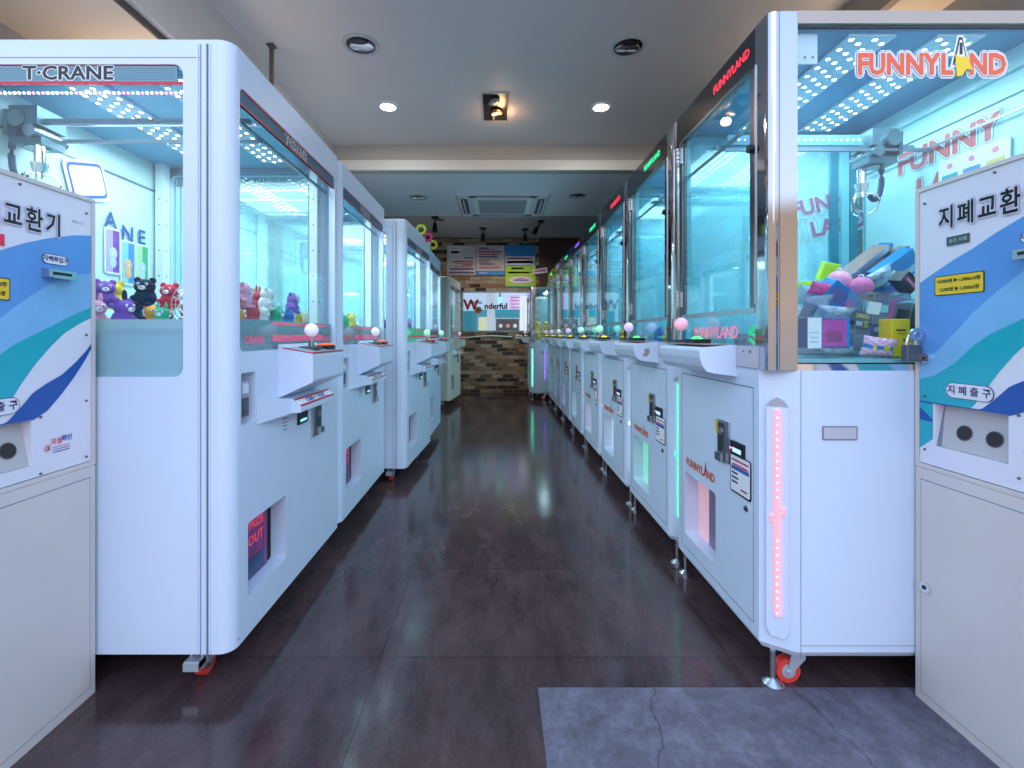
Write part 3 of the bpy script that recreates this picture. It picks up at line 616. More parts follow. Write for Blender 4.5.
# ------------------------------------------------------------------ bill changers
def changer(side):
    Wc=.45; Dc=.45; 
    if side=='L': X0=-1.248; nearY=.98; H=1.53; rz=0; yc=nearY+Wc/2
    else: X0=1.287; nearY=.966; H=1.556; rz=PI; yc=nearY+Wc/2
    lab={'L':'grey and blue bill changer beside the left row, red tab under its title','R':'grey and blue bill changer beside the right row, two coin holes in full view'}[side]
    root=thing('bill_changer',(X0,yc,0),rz,lab,'change machine','bill changers')
    zd=.71
    U=lambda u:-Wc/2+u      # viewer's left edge = local -y
    T=lambda t:H-t
    b=MB(); holed(b,lambda u,v,w:(-w,u,v),-Wc/2,Wc/2,zd,H,[(U(.012),U(.438),zd+.012,H-.012,.004,.004)],.004)
    b.box(-.0005,-Dc,-Wc/2,Wc/2,zd,H,0) if False else None
    b.add([(0,-Wc/2,zd),(0,Wc/2,zd),(0,Wc/2,H),(0,-Wc/2,H),(-Dc,-Wc/2,zd),(-Dc,Wc/2,zd),(-Dc,Wc/2,H),(-Dc,-Wc/2,H)],[(0,4,5,1),(3,2,6,7),(0,3,7,4),(1,5,6,2),(4,7,6,5)],0)
    b.build('upper_cabinet',panelw,root)
    b=MB(); b.box(0,-Dc,-Wc/2,Wc/2,0,zd-.003); b.box(-.003,-Dc,-Wc/2+.003,Wc/2-.003,zd-.004,zd); lc=b.build('lower_cabinet',panelw,root,.002)
    b=MB(); b.prism(rrect(U(.02),U(.43),.03,zd-.035,.002),lambda u,v,w:(w,u,v),0,.0012,1); b.prism(rrect(U(.0225),U(.4275),.0325,zd-.0375,.002),lambda u,v,w:(w,u,v),.0012,.0022,0)
    d=b.build('lower_door',[panelw,groove],root)
    b=MB(); b.cyl((.002,U(.040),.355),(.010,U(.040),.355),.016,n=20,m=0); b.cyl((.010,U(.040),.355),(.012,U(.040),.355),.006,n=12,m=1); b.build('door_lock',[chrome,black],d)
    # printed face plate
    x=-.003
    g=MB(); pf=lambda u,t,l:(x+.0004*l,U(u),T(t))
    tb=H-zd-.014
    # plate with hole for the outlet: build as cells
    o0,o1,s0,s1=.06,.256,.648,.772
    g2=lambda u,v,w:(x-w,u,v)
    holed(g,g2,U(.013),U(.437),T(tb),T(.013),[(U(o0),U(o1),T(s1),T(s0),.002,.03)],.03,0)
    hh=[(U(o0),U(o1),T(s1),T(s0),0,0)]
    def strip(top,bot,m,l,clip=True):
        us=[.013+.0106*i for i in range(41)]
        def itp(c,u):
            for (a,ta),(b_,tb_) in zip(c,c[1:]):
                if a<=u<=b_:
                    f=(u-a)/(b_-a); f=f if True else f; return ta+(tb_-ta)*f
            return c[-1][1] if u>c[-1][0] else c[0][1]
        for a,b_ in zip(us,us[1:]):
            ta,tb1=itp(top,a),itp(top,b_); ba,bb=itp(bot,a),itp(bot,b_)
            if ta>=ba and tb1>=bb: continue
            ta=min(ta,ba); tb1=min(tb1,bb)
            ba=min(ba,tb); bb=min(bb,tb)
            if clip and b_>o0 and a<o1 and max(ba,bb)>s0:
                ba=min(ba,s0);bb=min(bb,s0)
                if ta>=ba or tb1>=bb: continue
            g.add([pf(a,ta,l),pf(a,ba,l),pf(b_,bb,l),pf(b_,tb1,l)],[(0,1,2,3)],m)
    topc=[(0,.295),(.06,.262),(.12,.232),(.17,.211),(.23,.180),(.29,.155),(.33,.141),(.38,.125),(.45,.112)]
    tealt=[(0,.585),(.06,.565),(.12,.525),(.17,.475),(.21,.445),(.25,.425),(.29,.405),(.35,.375),(.40,.35),(.45,.33)]
    tealb=[(0,.80),(.06,.75),(.12,.70),(.17,.64),(.20,.595),(.23,.548),(.27,.495),(.31,.452),(.35,.415),(.40,.385),(.45,.362)]
    midc=[(0,.515),(.06,.50),(.12,.44),(.17,.385),(.21,.35),(.26,.31),(.32,.27),(.38,.245),(.45,.225)]
    strip(topc,midc,1,1); strip(midc,tealt,2,1); strip(tealt,tealb,3,1)
    strip([(0,.655),(.04,.685),(.059,.70)],[(0,.70),(.04,.705),(.059,.70)],4,2)
    strip([(.19,.645),(.22,.618),(.26,.575),(.30,.553),(.34,.535),(.38,.505),(.42,.468),(.45,.43)],[(.19,.65),(.22,.65),(.26,.65),(.30,.63),(.34,.59),(.38,.545),(.42,.49),(.45,.44)],4,3)
    g.build('printed_plate',[gpan,gblue,glblue,gteal,gdeep],root)
    # title
    q=MB(); 
    for j,chr_ in enumerate('지폐교환기'):
        Mx=FRONT(x+.0015,U(.098+.0545*j),T(.114))@Matrix.Diagonal((.88,1.15,1,1))
        q.fat(chr_,.060,Mx,0,.0058); q.fat(chr_,.060,FRONT(x+.0020,U(.098+.0545*j),T(.114))@Matrix.Diagonal((.88,1.15,1,1)),1,.0042); q.fat(chr_,.060,FRONT(x+.0026,U(.098+.0545*j),T(.114))@Matrix.Diagonal((.88,1.15,1,1)),2,.0014,8)
    q.build('title_lettering',[lav,gpan,black],root)
    # yellow rate sign
    q=MB(); f=lambda u,v,w:(x+.001+w,U(u),T(-v)); q.prism(rrect(.062,.20,-.332,-.275,.005),f,0,.001,0); q.prism(rrect(.0645,.1975,-.3295,-.2775,.004),f,.001,.0014,1)
    q.text('10,000원 ▶ 1,000x10장',.0125,FRONT(x+.003,U(.131),T(.292)),0,.0004); q.text('5,000원 ▶ 1,000x5장',.0125,FRONT(x+.003,U(.134),T(.316)),0,.0004)
    q.build('rate_sign',[black,yellow],root)
    # small tab
    q=MB()
    if side=='R':
        q.prism(rrect(.098,.162,-.193,-.167,.001),f,0,.001,0); q.text('동전 지폐',.013,FRONT(x+.0024,U(.13),T(.180)),1,.0003); q.build('dark_tab',[mat('tab_dark',(.08,.09,.1),.4),steel],root)
    else:
        q.prism(rrect(.10,.187,-.195,-.165,.001),f,0,.001,0); q.text('1,000',.018,FRONT(x+.0024,U(.14),T(.180)),1,.0004); q.build('red_tab',[mat('tab_red',(.85,.03,.1),.4),paperw],root)
        q=MB(); q.text('제8011호',.010,FRONT(x+.0012,U(.392),T(.085)),0,.0001); q.build('serial_print',mat('grey_ink',(.35,.36,.42),.5),root)
    # pill labels
    def pill(u0,u1,t0,t1,s,txt,nm):
        q=MB(); r=(t1-t0)/2-.0005; q.prism(rrect(u0-.0015,u1+.0015,-t1-.0015,-t0+.0015,r),f,.0008,.0014,0); q.prism(rrect(u0,u1,-t1,-t0,r),f,.0014,.002,1); q.text(txt,s,FRONT(x+.0036,U((u0+u1)/2),T((t0+t1)/2)),0,.0005); q.build(nm,[navy,gpan],root)
    pill(.285,.358,.195,.220,.0165,'지폐투입구','slot_label'); pill(.098,.222,.582,.622,.026,'지 폐 출 구','outlet_label')
    # bill slot
    q=MB(); q.prism([(0,1),(.02,.8),(.02,-.8),(0,-1)],lambda u,v,w:(x+.001+u,w,T(.248)+v*.013),U(.283),U(.368),0); q.box(x+.015,x+.0225,U(.295),U(.35),T(.252),T(.244),1); q.box(x+.02,x+.027,U(.29),U(.36),T(.262),T(.257),0); q.build('bill_slot',[steel,black],root)
    # outlet: slanted plate with two coin holes
    q=MB(); a,b_=U(o0),U(o1); zt,zb=T(s0)-.001,T(s1)+.001
    q.poly([(x-.03,a+.002,zt),(x-.006,a+.016,zb),(x-.006,b_,zb),(x-.03,b_,zt)],0); q.poly([(x-.03,a,zt),(x-.03,a+.002,zt),(x-.006,a+.016,zb),(x-.006,a,zb)],1)
    nv=Vector(((zt-zb),0,.024)).normalized()
    for uu in (.132,.210):
        cpt=Vector((x-.0155,U(uu),(zt+zb)/2-.010)); q.cyl(cpt+nv*.0005,cpt+nv*.0015,.0215,n=28,m=2); q.cyl(cpt+nv*.001,cpt+nv*.0025,.0185,n=28,m=3)
    q.build('coin_outlet',[mat('outlet_grey',(.52,.50,.5),.45),groove,mat('rim_dark',(.10,.09,.09),.4),mat('hole_black',(.02,.017,.015),.5)],root)
    # lock and screws
    if side=='R' or True:
        q=MB(); q.cyl((x,U(.037),T(.515)),(x+.01,U(.037),T(.515)),.014,n=18,m=0); q.cyl((x+.01,U(.037),T(.515)),(x+.012,U(.037),T(.515)),.004,n=10,m=1); q.build('plate_lock',[chrome,black],root)
    q=MB()
    for (u,t) in ((.03,.05),(.42,.05),(.225,.025),(.03,.63),(.42,.42),(.42,.62),(.42,.79),(.03,.79),(.28,.645),(.28,.80)): q=MB(); q.cyl((x,U(u),T(t)),(x+.003,U(u),T(t)),.0035,n=8); q.build('screw',dsteel,root)
    q=MB(); q.prism(fan(.300,-.735,.009,0,2*PI-.01,14),f,.0008,.0012,0); q.prism(fan(.300,-.735,.0065,0,2*PI-.01,14),f,.0012,.0015,3); q.box(x+.0026,x+.003,U(.297),U(.302),T(.74),T(.73),1)
    q.text('거성',.020,FRONT(x+.0018,U(.325),T(.722)),0,.0006); q.text('화인',.018,FRONT(x+.0018,U(.357),T(.718)),2,.0005)
    for j in range(3): q.box(x+.001,x+.0016,U(.316),U(.366),T(.738+.007*j),T(.736+.007*j),(0,2,1)[j])
    q.build('maker_mark',[mat('mark_red',(.8,.1,.15),.5),navy,blueink,gpan],root)
    return root
chL=changer('L'); chR=changer('R')
# padlock and hasp hanging at the edge of the right changer
pl=thing('padlock',(1.262,1.402,1.08),0,'grey steel padlock on a round hasp at the edge of the right bill changer','padlock')
q=MB(); q.box(-.022,.022,-.012,.012,-.05,.0,0); q.build('lock_body',mat('padlock_grey',(.13,.14,.17),.4,.5),pl,.004)
q=MB(); q.tube([(-.014*math.cos(t),0,.0+.03*math.sin(t)) for t in [PI*i/10 for i in range(11)]],.004,8); q.build('shackle',chrome,pl)
q=MB(); q.cyl((.004,-.016,.032),(.004,-.010,.032),.019,n=22,m=0); q.cyl((.004,-.018,.032),(.004,-.016,.032),.008,n=14,m=1); q.box(.0,.035,-.010,-.006,.012,.05,0); q.build('hasp',[chrome,steel],pl)

# ------------------------------------------------------------------ prizes
def plush(loc,s,col,label,group,rz=0,eye=True,tilt=0,kind=0):
    r=thing('plush_toy',loc,rz,label,'plush toy',group); r.rotation_euler=(tilt,0,rz)
    cm=mat('plush_%.2f_%.2f_%.2f'%col,col,.85,var=.12,vs=30,bump=.4); dk=mat('plush_dark',(.02,.02,.03),.4)
    b=MB(); b.sph((0,0,s*.8),(s*.75,s*.85,s*.8)); b.sph((s*.35,-s*.65,s*.75),(s*.3,s*.35,s*.25)); b.sph((s*.35,s*.65,s*.75),(s*.3,s*.35,s*.25)); b.sph((s*.55,-s*.4,s*.2),(s*.35,s*.25,s*.2)); b.sph((s*.55,s*.4,s*.2),(s*.35,s*.25,s*.2))
    b.build('body',cm,r)
    h=MB(); h.sph((s*.1,0,s*1.75),(s*.7,s*.8,s*.65)); h.build('head',cm,r)
    e=MB()
    for sg in (1,-1):
        if kind==0: e.sph((0,sg*s*.55,s*2.3),(s*.18,s*.28,s*.28))
        else: e.sph((0,sg*s*.4,s*2.55),(s*.12,s*.18,s*.5))
    e.build('ears',cm,r)
    f=MB(); f.sph((s*.75,0,s*1.6),(s*.15,s*.28,s*.2),0)
    for sg in (1,-1): f.sph((s*.68,sg*s*.3,s*1.9),(s*.1,s*.13,s*.15),0); f.sph((s*.77,sg*s*.3,s*1.9),(s*.05,s*.07,s*.08),1)
    f.sph((s*.89,0,s*1.65),(s*.05,s*.08,s*.06),1); f.build('face',[paperw,dk],r)
    return r
def ball(loc,s,col,label,group,cat='plush ball'):
    q=MB(); q.sph((0,0,s),(s,s,s*.95),0,16,10); q.tube([(0,s*.3*math.cos(t),s*1.95+s*.2*math.sin(t)) for t in [PI*i/6 for i in range(7)]],s*.06,6,1)
    o=q.build('plush_ball',[mat('plush_%.2f_%.2f_%.2f'%col,col,.85,var=.12,vs=30,bump=.4),paperw]); o.location=loc; return tag(o,label,cat,group)
D1=1.13
cl=[((.75,.55,.04),'yellow'),((.01,.02,.05),'black'),((.65,.03,.06),'red'),((.25,.08,.45),'purple'),((.03,.12,.5),'blue'),((.8,.78,.75),'white'),((.8,.35,.5),'pink'),((.05,.45,.25),'green'),((.35,.18,.08),'brown'),((.85,.35,.03),'orange')]
g1='plush toys in the nearest left machine'
spots=[(-1.585,1.90,D1+.085,.06,0,'bear high at the back of the pile',-1.2,0),
(-1.40,1.76,D1+.005,.062,1,'bear slumped in the middle of the pile',-1.0,1),(-1.50,1.66,D1+.003,.05,3,'bear low beside the change machine',-1.3,0),
(-1.22,1.84,D1+.004,.056,2,'bear in front of the black one',-1.1,1),(-1.62,1.78,D1+.002,.06,1,'rabbit against the pale lining',-.9,0),(-1.36,2.10,D1+.075,.055,2,'rabbit on top of the pile',-1.0,0),
(-1.25,2.12,D1+.002,.055,1,'rabbit near the far partition',-.8,0),(-1.07,1.72,D1+.002,.045,4,'small bear by the front corner',-1.2,0),(-1.0,1.95,D1+.002,.052,5,'rabbit seen through the front window',0.1,1),
(-1.03,2.12,D1+.002,.05,6,'bear seen through the front window',.2,0),(-1.18,1.62,D1+.002,.04,7,'little bear beside the wire fan guard',-1.4,1),(-1.55,2.15,D1+.002,.055,8,'bear in the far back corner',-.6,0),(-1.0,1.78,D1+.002,.042,9,'little rabbit against the front glass',.2,0),(-.98,2.26,D1+.002,.045,0,'bear beside the far front post',.3,1)]
for (x,y,z,s,c,tx,rz,k) in spots: plush((x,y,z),s*.78,cl[c][0],'%s plush %s in the nearest left machine'%(cl[c][1],tx),g1,rz,kind=k)
extra=[(-1.30,1.60,3,'rabbit by the near window'),(-1.40,1.60,6,'bear by the near window'),(-1.10,1.86,5,'bear in the middle of the tub'),(-1.31,1.96,8,'rabbit behind the red bear'),(-1.49,1.98,4,'bear leaning on the pile'),(-1.42,1.90,9,'bear propped in the heap'),(-1.14,2.0,3,'bear at the tub centre'),(-1.16,2.26,5,'rabbit at the far partition'),(-1.34,2.26,6,'bear at the far partition'),(-1.48,2.27,2,'rabbit at the far back'),(-1.03,1.66,5,'bear near the fan guard'),(-1.62,2.02,7,'bear on the back edge'),(-.98,2.04,7,'rabbit by the front glass'),(-1.10,1.74,2,'bear beside the blue one')]
for (x,y,c,tx) in extra: plush((x,y,D1+.001),.042,cl[c][0],'%s plush %s in the nearest left machine'%(cl[c][1],tx),g1,random.uniform(-1.5,.2),kind=random.randint(0,1))
for (x,y,z,c,tx) in ((-.99,1.86,0,2,'squeezed against the front glass'),(-.97,2.13,0,4,'squeezed against the front glass'),(-.98,2.20,.08,3,'perched on top near the front glass'),(-1.0,1.99,.085,5,'perched on top mid front window'),(-1.0,1.82,.085,6,'perched on top near the joystick side'),(-.99,1.70,.08,8,'perched on top at the near front corner'),(-1.08,1.93,.085,4,'perched behind the white one'),(-1.07,2.06,.08,2,'perched behind the front row'),(-.97,1.60,0,6,'at the near end of the front glass')):
    plush((x,y,D1+.001+z),.040,cl[c][0],'%s plush toy %s in the nearest left machine'%(cl[c][1],tx),g1,random.uniform(-.5,.6),kind=random.randint(0,1))
for (x,y,c,tx) in ((-1.50,1.76,3,'tossed high on the heap'),(-1.33,1.87,2,'lying on top of the heap'),(-1.45,2.15,5,'on top at the back'),(-1.24,1.98,1,'on top beside the orange one'),(-1.30,1.70,1,'on top close to the window'),(-1.10,2.14,9,'on top at the far side')):
    plush((x,y,D1+.085),.042,cl[c][0],'%s plush toy %s in the nearest left machine'%(cl[c][1],tx),g1,random.uniform(-1.5,-.6),kind=0)
# wire fan guard
q=MB(); c0=Vector((-1.05,1.57,1.215))
for r_ in (.062,.048,.034,.02): q.tube([c0+Vector((r_*math.cos(t),0,r_*math.sin(t)*1.1)) for t in [2*PI*i/24 for i in range(25)]],.0018,5)
for k in range(8): a=PI*k/8; q.tube([c0+Vector((.062*math.cos(a),.001,.068*math.sin(a))),c0-Vector((.062*math.cos(a),-.001,.068*math.sin(a)))],.0012,5)
q.cyl(c0+Vector((0,0,-.068)),c0+Vector((0,0,-.085)),.006,n=8)
tag(q.build('wire_guard',chrome),'round wire guard standing beside the plush pile in the nearest left machine','wire guard')
names={1:'second',2:'third',3:'fourth',4:'last'}
for mi,(root_,Lh) in enumerate(((m2,.965),(m3,.926),(m4,.95),(m5,.9))):
    cols=random.sample(range(10),6)
    M=Matrix.Translation(root_.location)@Matrix.Rotation(root_.rotation_euler.z,4,'Z')
    for j in range(6):
        p=M@Vector((-.16-.22*(j//3),-.28+.24*(j%3)+random.uniform(-.02,.02),D1+.001)); c=cols[j]
        (plush if j%3!=1 else ball)((p.x,p.y,p.z),.05 if j%3!=1 else .06,cl[c][0],'%s plush %s in the %s left machine'%(cl[c][1],'ball' if j%3==1 else 'toy',names[mi+1]),'plush toys in the %s left machine'%names[mi+1],*([random.uniform(-.6,.4)] if j%3!=1 else []))
ordn=['first','second','third','fourth','fifth','sixth','seventh','eighth']
for mi in range(1,8):
    cols=random.sample(range(10),5)
    for j in range(5):
        x=XR+.14+.2*(j//3); y=1.42+.775*mi+.16+.21*(j%3)+(.1 if j>2 else 0); c=cols[j]
        if j==1 or j==4: ball((x,y,1.036 if x>.9 else 1.06),.055,cl[c][0],'%s plush ball in the %s right machine'%(cl[c][1],ordn[mi]),'plush toys in the %s right machine'%ordn[mi])
        else: plush((x,y,1.036),.048,cl[c][0],'%s plush toy in the %s right machine'%(cl[c][1],ordn[mi]),'plush toys in the %s right machine'%ordn[mi],PI+random.uniform(-.6,.9),kind=j%2)
gold=[(.85,.55,.08),(.8,.5,.05),(.9,.68,.15),(.75,.42,.06)]
for j in range(7):
    x=.70+.13*(j%3); y=7.98+.15*(j//3); plush((x,y,1.036+(.001)),.062,gold[j%4],'gold plush toy heaped in the jutting end machine','gold plush toys in the end machine',-1.3+random.uniform(-.5,.5),kind=j%2)
for j in range(3):
    plush((.72+.15*j,8.04,1.036+.168),.058,gold[j],'gold plush toy heaped in the jutting end machine','gold plush toys in the end machine',-1.4,kind=0)

# boxed prizes of the first right machine
def pbox(name,px,py,Y,w,h,d,rot,mats,label,cat,deco=None,clear=False):
    """box centred on a pixel at depth Y; rot = euler"""
    q=MB(); q.box(-w/2,w/2,-d/2,d/2,-h/2,h/2,0)
    o=q.build(name,mats[0],None,.003); o.location=P3(px,py,Y); o.rotation_euler=rot; tag(o,label,cat,'boxed prizes in the nearest right machine')
    if deco:
        q=MB(); deco(q,w,h,d); q.build('printed_front',mats[1:],o)
    return o
def dbars(*bars):
    def f(q,w,h,d):
        for (u0,u1,v0,v1,m) in bars: q.box(-w/2+u0*w,-w/2+u1*w,-d/2-.0012,-d/2,-h/2+v0*h,-h/2+v1*h,m)
    return f
mg=mat('pz_magenta',(.55,.08,.35),.3); pu=mat('pz_purple',(.15,.12,.35),.3); ye=mat('pz_yellow',(.95,.62,.0),.35); og=mat('pz_orange',(.85,.22,.02),.35); bl=mat('pz_blue',(.02,.22,.55),.25); bk=mat('pz_black',(.03,.02,.04),.3); li=mat('pz_lime',(.6,.9,.05),.4); pk=mat('pz_pink',(.75,.08,.30),.4); sv=mat('pz_silver',(.6,.68,.78),.2,.7,bump=.5,vs=40); br=mat('pz_brown',(.28,.18,.16),.35); ltp=mat('pz_lightpink',(.85,.35,.5),.6)
B=pbox
B('prize_box',894,338,1.52,.064,.124,.05,(0,0,.05),[ye,bk],'upright yellow carton with black print in the nearest right machine','box',dbars((.25,.75,.68,.73,0),(.62,.8,.4,.48,0),(.3,.7,.6,.62,0)))
B('prize_box',912,350,1.57,.05,.044,.05,(0,0,0),[og],'small orange carton behind the yellow one in the nearest right machine','box')
B('doll_box',821,333,1.53,.135,.10,.08,(0,0,-.05),[pu,paperw,mg,ltp,bl],'white and magenta window box at the bottom left of the prize pile','box',dbars((0,.32,0,1,0),(.34,.9,.08,.92,1),(.42,.8,.2,.55,2),(.9,.98,.05,.95,3),(.05,.25,.2,.22,3),(.05,.25,.35,.37,3),(.05,.25,.5,.52,3)))
B('plastic_case',878,309,1.56,.18,.10,.07,(.15,.12,.10),[clearp,mg,bk,paperw],'large clear plastic case slanting across the prize pile','box',dbars((.1,.35,.3,.7,2),(.55,.62,.2,.8,0),(.7,.95,.15,.6,1)))
B('prize_box',836,298,1.68,.13,.085,.07,(.3,.62,.1),[bl,pu,mg,paperw],'blue and purple carton tipped on its corner in the prize pile','box',dbars((.1,.5,.2,.8,0),(.6,.9,.3,.7,1)))
B('prize_box',862,266,1.86,.23,.05,.07,(.2,-.62,.1),[br,sv,bk],'long brown and silver box leaning diagonally atop the prize pile','box',dbars((.05,.95,.62,.95,0),(.8,.95,.1,.5,1),(.3,.34,.1,.9,0)))
B('prize_box',893,271,1.78,.17,.10,.05,(.25,-.6,.05),[bl,sv,paperw],'bright blue blister box leaning at the top right of the prize pile','box',dbars((.1,.4,.3,.7,1),(.5,.9,.15,.4,0)))
B('prize_box',904,282,1.66,.07,.05,.05,(.2,.7,.2),[bk,pk,paperw],'small black carton with a pink band near the padlock','box',dbars((.1,.9,.35,.65,0),(.2,.8,.45,.55,1)))
B('prize_box',851,339,1.60,.09,.10,.07,(0,0,.25),[clearp,mat('pz_slate',(.2,.25,.38),.3)],'grey-violet clear pack beside the magenta window box','box',dbars((.1,.9,.1,.7,0)))
B('prize_box',828,272,2.0,.07,.08,.03,(.3,.2,0),[li],'lime green packet standing at the back left of the prize pile','packet')
B('prize_box',812,285,2.02,.12,.02,.08,(.0,.05,.1),[li],'flat yellow-green packet under the lime one in the prize pile','packet')
B('prize_box',905,318,1.66,.07,.10,.07,(0,.1,.2),[bk],'black box at the lower right of the prize pile','box')
B('prize_box',880,330,1.72,.12,.09,.08,(0,.05,-.1),[mat('pz_slate2',(.12,.12,.2),.3),sv],'dark slate box buried under the clear case','box',dbars((.1,.9,.4,.6,0)))
for (px,py,Y,w_,h_,d_,rt,m_,ms_,lb) in (
 (806,318,1.72,.07,.07,.05,(.2,.3,.1),sv,[mg,bl],'silver carton with a magenta stripe at the left edge of the prize pile'),
 (848,284,1.88,.08,.06,.05,(.1,-.4,.2),bk,[sv,pk],'black carton with silver print behind the plush balls'),
 (870,292,1.84,.08,.07,.05,(.2,.3,-.2),og,[paperw,bk],'orange carton with white print in the middle of the prize pile'),
 (900,256,1.95,.09,.07,.05,(.1,-.3,.2),br,[sv,ye],'brown carton with a yellow stripe at the top of the prize pile'),
 (882,256,2.0,.08,.09,.05,(.2,-.5,.2),bl,[sv,paperw],'navy blister pack standing behind the long brown box'),
 (824,306,1.86,.10,.06,.06,(.1,.15,.1),li,[paperw,bk],'lime carton half hidden behind the foil pouches'),
 (893,296,1.76,.10,.05,.05,(.1,-.2,.1),pu,[sv,pk],'violet carton wedged above the clear case'),
 (855,320,1.70,.08,.07,.05,(.1,.1,.3),bk,[ye,paperw],'black and yellow carton behind the grey-violet pack')):
    B('prize_box',px,py,Y,w_,h_,d_,rt,[m_]+ms_,lb,'box',dbars((.08,.92,.62,.85,0),(.15,.55,.2,.45,1),(.65,.9,.15,.5,0)))
def pouch(px,py,Y,w,h,d,rot,m,label,deco=None,mats=()):
    q=MB(); n=10; vs=[];fs=[]
    for s in (1,-1):
        base=len(vs)
        for i in range(n+1):
            for j in range(n+1):
                u=i/n*2-1;v=j/n*2-1; bulge=max(0,(1-u**4)*(1-v**4)); cr=.08*math.sin(7*u+3*v)*math.cos(5*v-2*u)
                vs.append((u*w/2*(1-.06*math.cos(v*1.5)),s*d/2*bulge*(1+cr*2),v*h/2*(1-.06*math.cos(u*1.5))))
        for i in range(n):
            for j in range(n):
                a=base+i*(n+1)+j; f=(a,a+n+1,a+n+2,a+1); fs.append(f if s<0 else f[::-1])
    q.add(vs,fs,0,True)
    if deco: 
        for k,f in enumerate(fs):
            cxx=sum(vs[i][0] for i in f)/4/w; cz=sum(vs[i][2] for i in f)/4/h
            q.m[k]=deco(cxx,cz)
    o=q.build('prize_pouch',[m,*mats]); o.location=P3(px,py,Y); o.rotation_euler=rot; return tag(o,label,'pouch','pouched prizes in the nearest right machine')
pouch(879,347,1.50,.115,.066,.04,(.2,.12,0),ltp,'round candy bag striped pink, yellow and blue beside the yellow carton',lambda a,b:(1 if -.1<b<.12 and int((a+1)*7)%2 else 2 if -.1<b<.12 else (0 if int((a+b+2)*9)%2 else 3)),(yellow,bl,mat('pz_palepink',(.9,.6,.75),.4)))
pouch(816,306,1.62,.11,.09,.03,(.6,-.1,.1),sv,'crinkled silver foil pouch at the left of the prize pile')
pouch(808,296,1.74,.10,.08,.03,(.5,.2,0),mat('pz_aqua',(.35,.65,.75),.25,bump=.5,vs=30),'aqua foil pouch leaning behind the silver one')
pouch(833,313,1.60,.12,.06,.03,(.7,.1,-.1),mat('pz_foil',(.7,.78,.9),.15,.6,bump=.6,vs=30),'wide shiny foil pouch above the magenta window box')
pouch(821,289,1.66,.085,.05,.035,(.5,.15,0),pk,'hot pink pouch between the foil pouch and the blue carton')
pouch(878,279,1.74,.12,.08,.035,(.4,-.5,0),sv,'silver pouch lying under the blue blister box')
pouch(845,351,1.64,.2,.03,.03,(.9,0,0),mat('pz_whitebag',(.75,.8,.85),.3),'flat white bag along the tub edge under the prize pile')
b_=ball(P3(839,292,1.76),.042,(.85,.35,.5),'light pink plush ball resting on the prize pile in the nearest right machine','boxed prizes in the nearest right machine')
b_=ball(P3(861,298,1.70),.04,(.8,.2,.4),'rose plush ball behind the large clear case','boxed prizes in the nearest right machine')
# heap base of small cartons under the pile (real prizes filling the tub)
hc=[(.5,.55,.65),(.3,.2,.45),(.15,.3,.5),(.7,.6,.3),(.6,.3,.4),(.25,.5,.5),(.55,.55,.6),(.1,.12,.2)]
hn=['grey','violet','steel blue','tan','dusty rose','teal','pale grey','dark']
for j in range(8):
    x=1.16+.15*(j%4); y=1.84+.19*(j//4); hgt=.05+.03*(j%4)+.03*(j//4)
    q=MB(); q.box(-.068,.068,-.085,.085,0,hgt); o=q.build('prize_box',mat('heap%d'%j,hc[j],.35,var=.3,vs=25),None,.003); o.location=(x,y,1.036); o.rotation_euler=(0,0,.05*(-1)**j)
    tag(o,hn[j]+' carton lying flat at the bottom of the prize pile','box','flat cartons under the prize pile')

